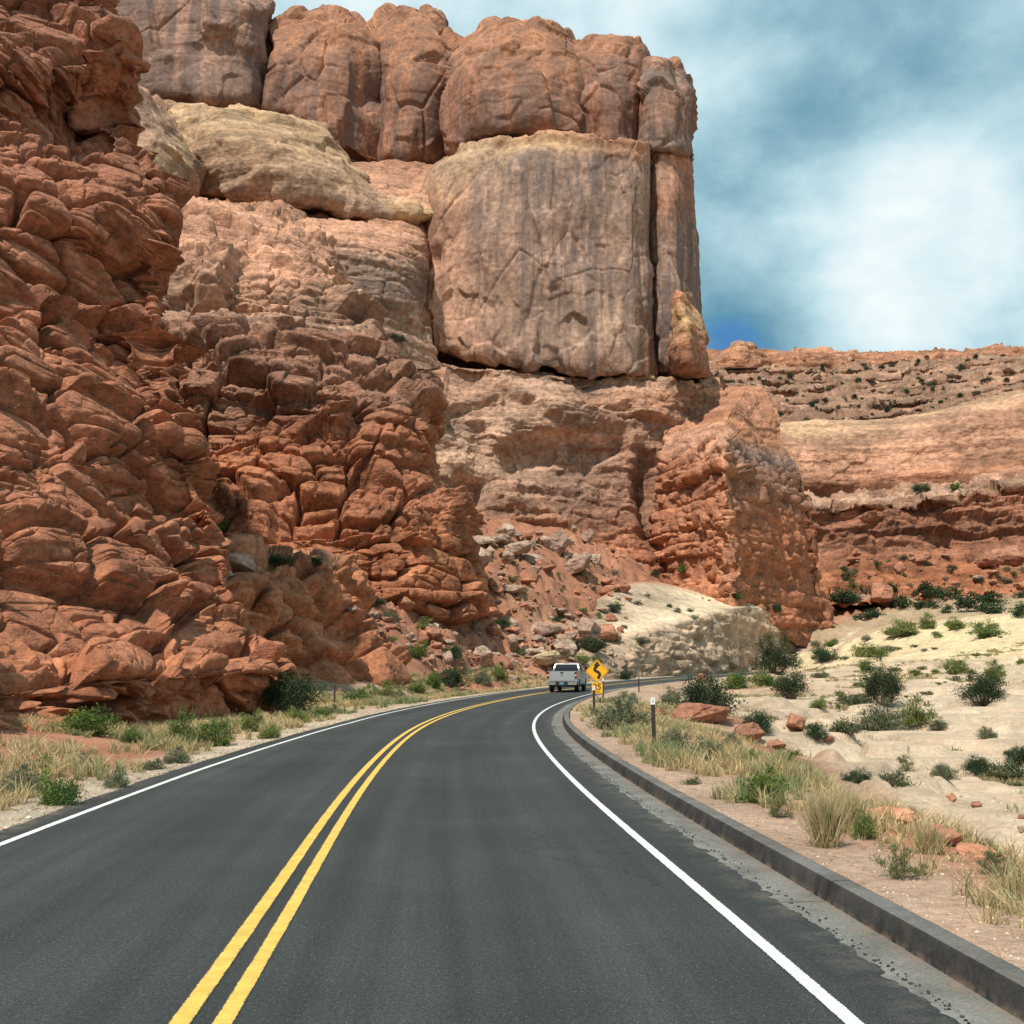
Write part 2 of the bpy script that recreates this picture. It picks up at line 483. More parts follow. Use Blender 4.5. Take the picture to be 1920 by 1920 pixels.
M_NEAR = rock_mat('red_rock', 0.55, 1.0, 0.25, 0.35, 0.12, 0.3)
M_MID = rock_mat('brown_rock', 0.9, 1.0, 0.35, 0.6, 0.12, 0.35)
M_CUT = rock_mat('road_cut_rock', 1.0, 0.6, 0.3, 0.2, 0.0, 0.2, 0.3)
M_WALL = rock_mat('streaked_sandstone', 1.6, 0.75, 0.06, 1.0, 0.0, 0.3, 0.05)
M_SLICK = rock_mat('bench_sandstone', 1.5, 1.0, 0.6, 0.6, 0.0, 0.4)
M_FAR = rock_mat('far_sandstone', 3.0, 1.0, 0.6, 0.6, 0.0, 0.6)

# sandstone hues (linear), alpha = varnish
def C(r, g, b, a=0.0): return (r, g, b, a)
RED = C(0.41, 0.163, 0.080, 0.15); RED2 = C(0.37, 0.148, 0.077, 0.2); BRN = C(0.30, 0.152, 0.098, 0.35)
PINK = C(0.50, 0.268, 0.172, 0.15); ORG = C(0.42, 0.200, 0.115, 0.25); TAN = C(0.42, 0.262, 0.180, 0.5)
YEL = C(0.43, 0.280, 0.165, 0.35); PALE = C(0.56, 0.410, 0.285, 0.0); GREY = C(0.27, 0.180, 0.138, 0.9)
# ------------------------------------------------------------------ the cliffs
def lerpc(a, b, t): return tuple(np.array(a) * (1 - t) + np.array(b) * t)

# --- the near red cliff beside the left verge
def near_net():
    # (py, silhouette px, Y at px -260, Y at the silhouette)
    L = [(1420, 500, 20.5, 46), (1330, 512, 21.0, 46.5), (1255, 548, 22.0, 46), (1190, 490, 24.5, 47), (1110, 438, 26, 48), (1040, 418, 27.5, 48.5), (985, 408, 28.5, 49),
         (930, 372, 30.5, 49.5), (830, 348, 32.5, 50), (720, 305, 35.5, 51), (600, 292, 37.5, 52), (500, 288, 39.5, 53), (400, 304, 41, 53),
         (320, 282, 43.5, 55), (230, 206, 45.5, 57), (110, 230, 46.5, 55), (50, 200, 48, 57), (-30, 182, 49.5, 58), (-160, 150, 52, 60), (-165, 130, 66, 75), (-160, 100, 90, 95)]
    fr = np.array([0, 0.2, 0.38, 0.54, 0.68, 0.80, 0.90, 0.965, 1.0])
    net, K = [], []
    for i, (py, S, y0, y1) in enumerate(L):
        px = -260 + (S + 260) * fr
        x0 = (-260 - 960) / 2000 * y0; x1 = (S - 960) / 2000 * y1
        # a straight wall in plan from (x0, y0) to (x1, y1)
        u = (px - 960) / 2000
        yy = []
        for uu in u:
            den = uu * (y1 - y0) - (x1 - x0)
            t = (x0 - uu * y0) / den
            yy.append(y0 + t * (y1 - y0))
        yy = np.array(yy)
        pts = W(px, np.full(9, py) + (0 if i else 0), yy)
        w = [W(S - 6, py, y1 + 9), W(S - 26, py, y1 + 26), W(S - 60, py, y1 + 50)]
        for a in w: a[2] = pts[-1][2]
        net.append(np.concatenate([pts[:1] + np.array([[-9.0, -27.0, 0]]), pts, np.array(w)]))
        t = i / (len(L) - 1)
        K.append(np.tile(lerpc(C(0.40, 0.155, 0.080, 0.1), C(0.29, 0.132, 0.082, 0.4), min(1, t * 1.2)), (13, 1)))
    net = np.array(net)
    net[-2, :, 2] = net[-3, :, 2]; net[-1, :, 2] = net[-3, :, 2] - 2
    return net, np.array(K)

def near_disp(p, n):
    z = p[:, 2]
    q = p.copy()
    # beds dip away from the camera higher up
    dip = 0.38 * sstep(6, 16, z) + 0.05
    q[:, 2] = z + dip * (p[:, 1] - 45) * 0.8
    low = sstep(12, 5, z)
    bulge = blocks(q, (8.0, 10.0, 5.0), 3, 0.6, 1.3, 0.5, 0.06, warp=0.10)
    big = blocks(q, (3.0, 4.4, 2.1), 8, 0.45, 0.9, 0.3, 0.06, warp=0.08, rnd=0.28, jit=(0.9, 0.9, 0.7), ew=0.07)
    med = blocks(q, (1.5, 2.1, 0.95), 14, 0.24, 0.50, 0.15, 0.08, warp=0.10, rnd=0.05, ew=0.05)
    sml = blocks(q, (0.6, 0.85, 0.4), 17, 0.08, 0.16, 0.06, 0.10, warp=0.12, ew=0.05)
    rough = sstep(0.42, 0.68, 0.5 + 0.5 * fbm(p, (6, 6, 4), 3, 41))      # rubbly in places, massive in others
    d = bulge + big * (1 - 0.35 * rough) + med * (0.18 + 0.85 * rough) + sml * (0.10 + 0.8 * rough) + strata(q, 2.7, 5, 1.25, wob=0.9) + (0.2 + 0.35 * rough) * strata(q, 1.05, 6, 0.8, wob=0.9)
    # open joints follow the big blocks' own edges, and a finer net runs across them
    d = d + cracks(q, (3.0, 4.4, 2.1), 8, 2.2, 0.15, (0.9, 0.9, 0.7), 0.05) + cracks(q, (1.5, 2.1, 0.95), 19, 0.5, 0.075, 0.9, 0.08)
    return 0.74 * d
formation('near_cliff', 'towering red cliff of dipping broken blocks rising from the left verge', near_net(), near_disp, M_NEAR, res=1.35, cu=[0.35] + [1] * 8 + [3, 1, 1])

def red_disp(seed, s=1.0, amp=1.0):
    def f(p, n):
        bulge = blocks(p, (13 * s, 13 * s, 8 * s), seed, 1.2, 2.0, 0.8, 0.05, warp=0.10)
        big = blocks(p, (5.2 * s, 5.2 * s, 3.4 * s), seed + 3, 0.7, 1.2, 0.4, 0.06, warp=0.06, rnd=0.15, jit=(0.85, 0.85, 0.55), ew=0.05)
        med = blocks(p, (2.4 * s, 2.4 * s, 1.3 * s), seed + 6, 0.30, 0.55, 0.2, 0.08, warp=0.08, jit=(0.9, 0.9, 0.6), ew=0.05)
        rough = sstep(0.40, 0.66, 0.5 + 0.5 * fbm(p, (10.0 * s, 10 * s, 6 * s), 3, seed + 9))
        joints = cracks(p, (5.2 * s, 5.2 * s, 3.4 * s), seed + 3, 2.4 * s, 0.24 * s, (0.85, 0.85, 0.55), 0.04) + cracks(p, (2.4 * s, 2.4 * s, 1.3 * s), seed + 13, 0.6 * s, 0.14 * s, (0.9, 0.9, 0.6), 0.08)
        up = 1 - 0.55 * sstep(30, 44, p[:, 2])
        return amp * up * (joints + bulge + big * (1 - 0.35 * rough) + med * (0.15 + 0.8 * rough) + strata(p, 3.0 * s, seed, 1.2, dip=(0.06, 0.03), wob=0.5) + (0.12 + 0.45 * rough) * strata(p, 1.2 * s, seed + 1, 0.8, wob=0.6))
    return f

# --- low red nose at the left edge of the road beyond the near cliff
formation('roadside_crag', 'low red crag between the near cliff and the boulder slope, at the road edge', barrel([
    (380, 1380, 790, 1330, 0, 58, 66, 77, 8), (400, 1290, 772, 1290, 0, 58, 65, 76, 8), (410, 1230, 748, 1250, 0, 58, 64.5, 76, 8),
    (412, 1180, 725, 1215, 0, 59, 65, 77, 8), (415, 1120, 685, 1160, -8, 60, 66, 77, 8), (420, 1075, 655, 1105, -8, 62, 68, 78, 8),
    (425, 1052, 640, 1075, -6, 68, 73, 83, 8), (430, 1045, 640, 1066, 0, 88, 92, 96, 8), (430, 1040, 640, 1060, 0, 110, 110, 110, 8)],
    [RED2, RED2, RED2, RED, RED, RED, ORG, ORG, ORG]), red_disp(24, 0.75, 0.8), M_NEAR)

# --- the middle red cliff
MIDROWS = [(200, 1190, 905, 1170, 0, 92, 94, 100, 14), (200, 1110, 893, 1110, 0, 92, 94, 100, 14), (200, 1050, 890, 1050, 0, 92, 94, 100, 14), (200, 1000, 886, 1000, 0, 93, 95, 100, 14),
    (200, 950, 872, 945, 0, 95, 97, 101, 14), (200, 905, 850, 905, 0, 96, 99, 102, 14), (200, 860, 818, 860, 0, 97, 100, 103, 14), (200, 800, 817, 800, 0, 98, 102, 104, 14),
    (200, 750, 812, 750, 0, 99, 103, 105, 14), (200, 715, 785, 715, 0, 100, 104, 107, 14), (200, 670, 735, 660, 0, 101, 106, 109, 14), (200, 625, 722, 628, 0, 104, 109, 112, 14),
    (200, 600, 700, 612, 0, 112, 116, 120, 12), (200, 600, 690, 612, 0, 140, 150, 150, 12)]
formation('middle_cliff', 'blocky red cliff behind the roadside crag, crowned by a dark knob', barrel(MIDROWS,
    [RED2, RED, RED, RED, RED2, RED2, RED2, (BRN, RED2, RED2), BRN, BRN, BRN, BRN, TAN, TAN]), red_disp(33, 0.95, 1.0), M_MID,
    res=1.5, dents=[(345, 770, 99, 5, 6, 1.5), (560, 985, 96, 6, 3, 1.2)])

# --- sunlit knobbly bench above the middle cliff
def bench_disp(seed, s=1.0, amp=1.0, ledge=1.0):
    def f(p, n):
        big = plates(p, (15 * s, 15 * s, 8 * s), seed, 1.6, 3.0, 0.10, warp=0.18)
        med = blocks(p, (5.5 * s, 5.5 * s, 2.6 * s), seed + 3, 0.45, 0.9, 0.4, 0.08, warp=0.2)
        med = med + blocks(p, (2.2 * s, 2.2 * s, 1.1 * s), seed + 5, 0.14, 0.3, 0.12, 0.1, warp=0.2)
        return amp * (big + med + ledge * strata(p, 2.6 * s, seed, 1.0, wob=1.1) + 0.18 * crease(p, (3.4 * s, 3.4 * s, 1.8 * s), 4, seed) + cracks(p, (7 * s, 7 * s, 4 * s), seed + 9, 1.0 * s, 0.36 * s, 0.9, 0.1))
    return f
formation('bench', 'pink knobbly sandstone bench above the middle cliff', barrel([
    (240, 680, 735, 690, 0, 116, 122, 128, 16), (240, 640, 728, 640, 0, 116, 122, 128, 16), (250, 600, 690, 600, 0, 117, 124, 130, 16), (255, 560, 668, 570, 0, 118, 125, 132, 16),
    (260, 520, 650, 530, -4, 121, 127, 134, 16), (265, 480, 635, 490, -6, 126, 131, 138, 16), (270, 440, 605, 455, -8, 133, 138, 146, 18), (275, 410, 560, 420, -8, 146, 150, 158, 18),
    (280, 392, 520, 392, -6, 164, 168, 174, 18), (280, 385, 500, 380, 0, 200, 200, 205, 18)],
    [BRN, BRN, (BRN, TAN, BRN), (TAN, PINK, TAN), (TAN, PINK, PINK), PINK, PINK, PINK, ORG, ORG]), bench_disp(51, 0.8, 0.9), M_SLICK)

# --- pink slope under the yellow ledge, with its tan wall
formation('recess_wall', 'tan wall with a pink sloping top between the bench and the great wall', barrel([
    (420, 700, 830, 690, 0, 190, 194, 200, 12), (420, 640, 815, 640, 0, 190, 194, 200, 12), (430, 600, 800, 600, 0, 190, 194, 200, 12), (430, 540, 800, 545, 0, 190, 194, 200, 12), (430, 480, 800, 500, 0, 190, 195, 201, 12),
    (430, 448, 800, 472, -12, 192, 197, 203, 12), (400, 415, 800, 445, -8, 199, 204, 208, 12), (370, 385, 800, 415, -4, 210, 214, 216, 12), (350, 350, 800, 395, 0, 226, 226, 226, 12), (350, 345, 800, 390, 0, 260, 260, 260, 12)],
    [TAN, TAN, TAN, GREY, (TAN, GREY, TAN), PINK, PINK, ORG, ORG, ORG]), bench_disp(61, 1.1, 0.42, 1.6), M_SLICK)

# --- yellow ledge band and the promontory left of it
def smooth_disp(seed, amp=1.0, s=1.0):
    def f(p, n):
        fl = plates(p, (13 * s, 13 * s, 9 * s), seed, 0.6, 1.8, 0.12, warp=0.15)
        fl2 = plates(p, (5.0 * s, 5.0 * s, 6 * s), seed + 3, 0.24, 0.6, 0.12, warp=0.15)
        return amp * (fl + fl2 + 0.4 * strata(p, 4.5 * s, seed, 1.0, wob=1.0) + 0.5 * crease(p, (10 * s, 10 * s, 7 * s), 5, seed + 4))
    return f
formation('yellow_ledge', 'rounded yellow sandstone ledge under the row of domes', barrel([
    (300, 365, 800, 445, 0, 226, 226, 226, 14), (290, 360, 790, 428, 0, 214, 214, 216, 14), (290, 345, 770, 405, 8, 209, 206, 212, 14), (290, 310, 735, 378, -12, 208, 203, 211, 16), (290, 280, 700, 352, -26, 209, 204, 212, 18),
    (290, 240, 665, 315, -30, 211, 207, 215, 18), (290, 212, 640, 275, -22, 216, 213, 220, 18), (290, 196, 600, 232, -8, 226, 225, 232, 18), (290, 186, 620, 240, -8, 250, 250, 255, 18)],
    [BRN, BRN, TAN, lerpc(TAN, YEL, .4), lerpc(TAN, YEL, .6), YEL, YEL, YEL, PINK]), smooth_disp(71, 0.75, 0.8), M_SLICK)
formation('ledge_saddle', 'low shelf in the saddle between the yellow ledge and the great wall', barrel([
    (560, 440, 860, 430, 0, 222, 222, 222, 12), (580, 418, 850, 412, 0, 216, 216, 216, 12), (600, 385, 850, 392, 2, 215, 215, 215, 12), (620, 355, 850, 370, 4, 220, 221, 222, 12), (620, 325, 860, 345, 2, 230, 230, 230, 12), (620, 300, 870, 310, 2, 250, 250, 250, 12), (620, 290, 880, 290, 0, 280, 280, 280, 12)],
    [BRN, YEL, YEL, PINK, PINK, BRN, BRN]), smooth_disp(75, 0.7, 0.7), M_SLICK)
formation('ledge_prow', 'pale prow of rock at the left end of the yellow ledge', barrel([
    (180, 420, 372, 412, 0, 196, 188, 198, 20), (180, 385, 378, 385, 0, 195, 186, 198, 20), (180, 350, 388, 340, 0, 194, 185, 198, 20), (180, 300, 384, 305, 0, 194, 185, 200, 20),
    (180, 250, 350, 262, -5, 195, 187, 203, 20), (190, 200, 322, 220, -8, 197, 190, 206, 20), (200, 172, 292, 186, -8, 201, 196, 210, 20), (205, 166, 285, 178, -6, 225, 225, 230, 20)],
    [BRN, BRN, (PINK, TAN, BRN), (PINK, YEL, YEL), (PINK, TAN, YEL), (PINK, TAN, TAN), PINK, ORG]), smooth_disp(77, 0.6, 0.6), M_SLICK)

# --- the row of domes on the skyline
def dome_disp(seed, s=1.0):
    def f(p, n):
        fl = plates(p, (13, 13, 22), seed, 0.9, 2.4, 0.10, warp=0.12) + cracks(p, (16, 16, 30), seed + 11, 0.9, 0.3, 0.9, 0.12)
        sm = plates(p, (5, 5, 6), seed + 2, 0.22, 0.5, 0.12, warp=0.15)
        up = sstep(0.1, 0.7, n[:, 2])
        return s * (fl + sm + (0.35 + 0.9 * up) * strata(p, 3.6, seed, 0.8, wob=0.9) + 0.9 * fbm(p, 16, 4, seed + 4) + 0.28 * crease(p, (5, 5, 9), 5, seed + 5))
    return f
DRK = C(0.30, 0.148, 0.095, 0.75); DOR = C(0.35, 0.165, 0.092, 0.45)
DOMEC = [DRK, DRK, DRK, DRK, lerpc(DRK, DOR, .5), DOR, DOR, DOR, DOR, DOR]
def dome(label, rows, seed, cols=None, n=2.6):
    rows = [(r[0] - 9, r[1], r[2] + 9, *r[3:8], r[8] * 0.62) if i < len(rows) - 3 else r for i, r in enumerate(rows)]
    formation('dome', label, barrel(rows, cols or DOMEC[:len(rows)], n=n), dome_disp(seed), M_WALL)
SLAB = C(0.31, 0.185, 0.135, 0.8)
dome('broad grey streaked slab at the left end of the dome row', [
    (60, 240, 505, 225, 0, 262, 262, 262, 20), (60, 185, 498, 205, 0, 250, 250, 250, 20), (60, 165, 494, 195, -2, 244, 240, 242, 20), (60, 110, 494, 120, 0, 244, 240, 242, 20), (60, 40, 495, 45, 0, 245, 241, 242, 20),
    (60, -20, 503, 15, 0, 246, 242, 243, 22), (60, -70, 495, -20, -10, 250, 246, 248, 24), (60, -95, 480, -60, -10, 262, 260, 262, 24), (80, -100, 460, -70, -10, 300, 300, 300, 24)], 81, [BRN, BRN] + [SLAB] * 4 + [ORG] * 3, n=3.2)
dome('hunched dome second from the left in the dome row', [
    (480, 260, 735, 350, 0, 262, 262, 262, 20), (482, 200, 725, 335, 0, 250, 250, 252, 20), (484, 185, 718, 310, 0, 246, 242, 248, 22), (485, 130, 716, 210, -4, 246, 242, 248, 24), (486, 90, 714, 130, -6, 247, 243, 249, 26),
    (495, 62, 710, 92, -12, 251, 247, 253, 26), (520, 45, 695, 62, -16, 257, 253, 259, 26), (545, 32, 665, 38, -16, 265, 262, 268, 20), (575, 22, 640, 26, -8, 290, 290, 290, 16)], 84)
dome('tall rounded dome in the middle of the dome row', [
    (690, 350, 865, 320, 0, 264, 264, 264, 20), (695, 325, 860, 285, 10, 252, 250, 252, 22), (698, 290, 856, 262, 8, 249, 244, 250, 26), (700, 210, 862, 200, 0, 249, 243, 250, 28), (695, 130, 870, 140, 0, 250, 244, 251, 30),
    (688, 85, 873, 95, -10, 254, 248, 255, 30), (700, 45, 848, 55, -16, 261, 256, 262, 28), (730, 25, 815, 30, -12, 270, 268, 272, 20), (750, 20, 800, 22, -6, 295, 295, 295, 14)], 87, n=2.3)
dome('widest orange dome, right of the middle of the dome row', [
    (842, 300, 1120, 275, -8, 240, 240, 240, 20), (846, 282, 1108, 256, -16, 228, 224, 226, 22), (848, 255, 1106, 240, -10, 225, 220, 224, 26), (845, 195, 1104, 195, -2, 225, 219, 224, 30), (843, 145, 1102, 150, -6, 227, 221, 225, 32),
    (850, 108, 1095, 112, -16, 232, 226, 230, 34), (885, 78, 1080, 82, -20, 239, 234, 238, 30), (930, 58, 1060, 62, -12, 249, 246, 248, 20), (970, 50, 1030, 52, -4, 274, 274, 274, 14)], 90, n=2.5)
dome('narrow dome with a crack behind the widest dome', [
    (1040, 300, 1215, 295, 0, 242, 242, 242, 20), (1045, 270, 1205, 278, 0, 232, 228, 226, 20), (1050, 230, 1203, 240, 0, 230, 226, 225, 22), (1050, 170, 1203, 175, 0, 230, 226, 225, 22),
    (1055, 120, 1203, 118, -6, 232, 228, 227, 22), (1068, 95, 1202, 95, -8, 237, 233, 232, 20), (1085, 82, 1195, 84, -5, 246, 243, 242, 16), (1100, 80, 1180, 82, -2, 270, 270, 270, 14)], 93, [DRK, DRK, DRK, DRK, DRK, DOR, DOR, DOR])
dome('small dark rounded pillar at the right end of the dome row', [
    (1188, 310, 1292, 300, 0, 242, 242, 242, 14), (1190, 290, 1288, 284, 0, 230, 226, 230, 14), (1192, 250, 1286, 255, 0, 229, 224, 229, 16), (1195, 195, 1282, 200, 0, 229, 224, 230, 16),
    (1198, 150, 1276, 155, -4, 231, 226, 232, 16), (1206, 125, 1264, 126, -9, 236, 232, 237, 12), (1220, 117, 1250, 117, -4, 255, 255, 255, 8)], 96, [BRN, GREY, GREY, DRK, GREY, DOR, DOR])

# --- the great wall
def wall_disp(seed):
    def f(p, n):
        z = p[:, 2]
        low = sstep(95, 60, z)
        fl = plates(p, (9, 9, 30), seed, 0.7, 1.2, 0.07, warp=0.08)
        fl2 = plates(p, (4.0, 4.0, 10), seed + 3, 0.22, 0.35, 0.08, warp=0.10) + cracks(p, (14, 14, 26), seed + 11, 0.5, 0.26, 0.9, 0.2)
        sp = plates(p, (5, 5, 6.5), seed + 6, 0.75, 1.0, 0.06, warp=0.15) * (0.15 + 0.85 * low)      # spalled faces low on the wall
        flute = 0.16 * crease(p, (2.6, 2.6, 26), 4, seed + 8)
        return fl + fl2 + 0.8 * sp + flute + 0.6 * fbm(p, (14, 14, 20), 4, seed + 4) + 0.15 * crease(p, (3, 3, 4), 4, seed + 9)
    return f
WT = C(0.345, 0.222, 0.165, 0.85)
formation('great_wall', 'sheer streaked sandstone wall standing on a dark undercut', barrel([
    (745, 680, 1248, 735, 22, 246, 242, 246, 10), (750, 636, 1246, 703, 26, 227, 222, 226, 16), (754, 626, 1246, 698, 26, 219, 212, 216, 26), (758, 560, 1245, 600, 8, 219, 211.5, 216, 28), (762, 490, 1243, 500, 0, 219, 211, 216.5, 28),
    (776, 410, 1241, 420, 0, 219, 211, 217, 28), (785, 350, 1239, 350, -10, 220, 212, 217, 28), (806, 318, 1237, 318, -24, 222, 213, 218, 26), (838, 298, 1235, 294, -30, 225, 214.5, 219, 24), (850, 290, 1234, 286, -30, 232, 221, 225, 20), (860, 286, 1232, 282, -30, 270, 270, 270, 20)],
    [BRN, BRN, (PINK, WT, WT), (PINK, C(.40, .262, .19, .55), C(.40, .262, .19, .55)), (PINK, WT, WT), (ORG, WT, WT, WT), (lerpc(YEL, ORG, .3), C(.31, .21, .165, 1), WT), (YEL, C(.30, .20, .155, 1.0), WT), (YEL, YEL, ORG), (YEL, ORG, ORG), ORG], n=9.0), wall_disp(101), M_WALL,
    dents=[(905, 455, 212, 3.2, 5.0, -1.3), (1085, 455, 211, 6.5, 6.0, 1.6), (815, 500, 219, 2.6, 3.2, 2.6), (1180, 400, 213, 5, 14, 0.8)])
formation('corner_pillar', 'dark cracked pillar forming the right edge of the great wall', barrel([
    (1200, 720, 1335, 715, 0, 240, 236, 240, 12), (1205, 700, 1326, 690, 0, 228, 222, 228, 16), (1206, 640, 1316, 620, 0, 227, 221, 228, 18), (1205, 560, 1311, 545, 0, 227, 221, 228, 18), (1202, 460, 1309, 450, 0, 228, 222, 229, 18),
    (1200, 380, 1303, 380, 0, 229, 223, 230, 18), (1198, 320, 1298, 320, 0, 230, 225, 232, 18), (1196, 290, 1290, 286, -4, 234, 229, 236, 16), (1196, 280, 1285, 278, 0, 262, 262, 262, 14)],
    [BRN, GREY, GREY, GREY, GREY, BRN, (GREY, ORG), ORG, ORG], n=2.8), wall_disp(111), M_WALL)
formation('pillar_foot', 'orange stub of rock leaning on the foot of the corner pillar', barrel([
    (1245, 715, 1335, 705, 0, 226, 224, 226, 10), (1252, 690, 1327, 685, 0, 215, 210, 216, 12), (1252, 650, 1325, 640, 0, 214, 209, 216, 12), (1255, 600, 1313, 598, 0, 215, 210, 217, 12), (1256, 562, 1297, 565, -3, 217, 213, 220, 10), (1262, 548, 1288, 550, -2, 222, 220, 225, 8), (1265, 545, 1285, 548, 0, 245, 245, 245, 6)],
    [BRN, BRN, ORG, C(.46, .29, .15, .1), ORG, ORG, ORG], n=2.4), smooth_disp(113, 0.45, 0.5), M_SLICK)

# --- pale wall with an alcove below the great wall
def alcove_disp(p, n):
    z = p[:, 2]
    lo = sstep(44, 30, z)
    fl = plates(p, (12, 12, 9), 121, 0.9, 2.4, 0.10, warp=0.18)
    me = plates(p, (4.5, 4.5, 3.0), 124, 0.35, 0.8, 0.12, warp=0.18) + blocks(p, (1.8, 1.8, 1.2), 126, 0.12, 0.28, 0.08, 0.09, warp=0.18)
    return fl + me + 0.3 * crease(p, (4, 4, 2.4), 4, 127) + (0.5 + 1.1 * lo) * strata(p, 3.0, 12, 1.3, dip=(0.05, 0), wob=0.9) + 0.9 * fbm(p, 10, 5, 125)
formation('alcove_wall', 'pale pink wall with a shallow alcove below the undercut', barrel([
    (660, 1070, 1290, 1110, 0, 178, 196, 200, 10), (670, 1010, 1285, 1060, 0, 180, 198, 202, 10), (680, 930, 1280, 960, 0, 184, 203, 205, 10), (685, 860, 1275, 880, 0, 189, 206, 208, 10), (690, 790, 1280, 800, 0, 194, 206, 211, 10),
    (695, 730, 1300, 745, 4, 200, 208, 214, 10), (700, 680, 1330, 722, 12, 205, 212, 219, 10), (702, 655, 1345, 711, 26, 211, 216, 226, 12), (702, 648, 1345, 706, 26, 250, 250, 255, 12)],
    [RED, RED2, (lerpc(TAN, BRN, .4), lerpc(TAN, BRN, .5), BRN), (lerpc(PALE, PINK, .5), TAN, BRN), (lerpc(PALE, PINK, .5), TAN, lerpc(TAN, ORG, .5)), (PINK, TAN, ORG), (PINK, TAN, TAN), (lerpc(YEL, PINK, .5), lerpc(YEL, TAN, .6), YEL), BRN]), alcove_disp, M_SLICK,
    dents=[(1095, 845, 206, 11, 5.5, 2.6), (985, 850, 204, 4.5, 4.5, 3.6), (905, 850, 200, 2.5, 8, 2.0), (882, 915, 196, 3, 3.5, 4.5), (1225, 925, 207, 3, 9, 6.0), (860, 690, 206, 4, 3, 1.2)])

# --- the masonry-like buttress on the right
def butt_disp(p, n):
    z = p[:, 2]
    c, s = math.cos(0.5), math.sin(0.5)
    q = np.stack([p[:, 0] * c - p[:, 1] * s, p[:, 0] * s + p[:, 1] * c, p[:, 2]], -1)
    up = sstep(40, 46, z)
    br = plates(q, (4.8, 4.8, 3.2), 131, 0.60, 0.55, 0.08, (0.85, 0.85, 0.5), 0.08)
    b2 = plates(q, (2.2, 2.2, 1.5), 134, 0.16, 0.2, 0.10, (0.85, 0.85, 0.6), 0.08)
    big = plates(q, (10, 10, 20), 137, 1.0, 1.4, 0.06, 0.9, 0.08)
    ck = cracks(q, (4.8, 4.8, 3.2), 131, 1.3, 0.30, (0.85, 0.85, 0.5), 0.05) + cracks(q, (4.5, 4.5, 11), 133, 1.0, 0.26, (0.9, 0.9, 0.9), 0.05)
    b2 = 0.3 * b2
    bed = strata(p, 3.4, 13, 1.5, wob=0.3)
    return big + (br + ck + b2 + bed) * (1 - 0.65 * up) + 0.6 * up * strata(p, 2.5, 14, 1.0) + 0.05 * crease(p, (3, 3, 1.8), 4, 139)
def butt_net():
    rows = [  # py at left, edge, right; px left, edge, right; forward distance at left, edge, right
        (1140, 1165, 1235, 1215, 1375, 1572, 208, 172, 228), (1085, 1110, 1160, 1226, 1372, 1550, 208, 174, 228), (1040, 1060, 1095, 1233, 1369, 1541, 208, 176, 228), (1000, 1010, 1035, 1231, 1367, 1532, 208, 178, 229), (960, 965, 980, 1229, 1364, 1524, 209, 180, 229),
        (920, 922, 935, 1228, 1362, 1515, 210, 182, 230), (880, 880, 892, 1230, 1360, 1506, 211, 184, 230), (850, 842, 866, 1235, 1357, 1486, 212, 187, 231), (825, 815, 840, 1243, 1352, 1468, 214, 191, 231),
        (806, 800, 815, 1258, 1352, 1463, 217, 199, 232), (790, 785, 795, 1282, 1362, 1459, 222, 208, 233), (768, 762, 770, 1310, 1375, 1452, 228, 218, 235), (745, 742, 748, 1340, 1390, 1443, 236, 229, 239), (732, 729, 733, 1368, 1395, 1425, 246, 243, 247), (730, 727, 731, 1372, 1395, 1420, 275, 275, 275)]
    BO = C(.43, .190, .105, .2)
    cc = [RED, BO, BO, BO, BO, BO, BO, PINK, PINK, ORG, ORG, ORG, ORG, ORG, ORG]
    cr2 = [RED, RED2, RED2, RED2, RED2, BRN, BRN, GREY, ORG, ORG, ORG, ORG, ORG, ORG, ORG]
    net, K = [], []
    for (a, e, c, x0, xe, x1, y0, ye, y1), k0, k1 in zip(rows, cc, cr2):
        t = [0, 0.03, 0.33, 0.62, 0.84, 1.0]
        p = [W(x0 + 14, a, y0 + 30), W(x0 + 4, a, y0 + 8)] + [W(x0 + (xe - x0) * u, a + (e - a) * u, y0 + (ye - y0) * u) for u in t]
        p += [W(xe + (x1 - xe) * u, e + (c - e) * u, ye + (y1 - ye) * u) for u in (0.14, 0.36, 0.66, 0.96, 1.0)] + [W(x1 - 5, c, y1 + 10), W(x1 - 20, c, y1 + 35)]
        p = np.array(p); p[0, 2] = p[1, 2] = p[2, 2]; p[-1, 2] = p[-2, 2] = p[-3, 2]
        net.append(p); K.append(np.array([k0] * 8 + [k1] * 7, float))
    net = np.array(net); net[-1, :, 2] = net[-2, :, 2]
    return net, np.array(K)
formation('buttress', 'orange buttress of cracked blocks like masonry at the right foot of the cliffs', butt_net(), butt_disp, M_MID)
formation('buttress_shelf', 'rubble shelf linking the alcove wall to the buttress top', barrel([
    (1150, 860, 1420, 860, 0, 220, 220, 224, 10), (1170, 790, 1420, 800, 0, 222, 222, 226, 10), (1180, 745, 1390, 760, 0, 226, 226, 230, 12), (1190, 722, 1362, 730, -4, 231, 231, 235, 12), (1200, 705, 1348, 706, -6, 240, 240, 243, 12), (1200, 695, 1340, 700, -4, 270, 270, 270, 12)],
    [ORG, ORG, ORG, (TAN, YEL, BRN), (TAN, BRN, BRN), BRN]), bench_disp(141, 0.6, 0.7), M_SLICK)

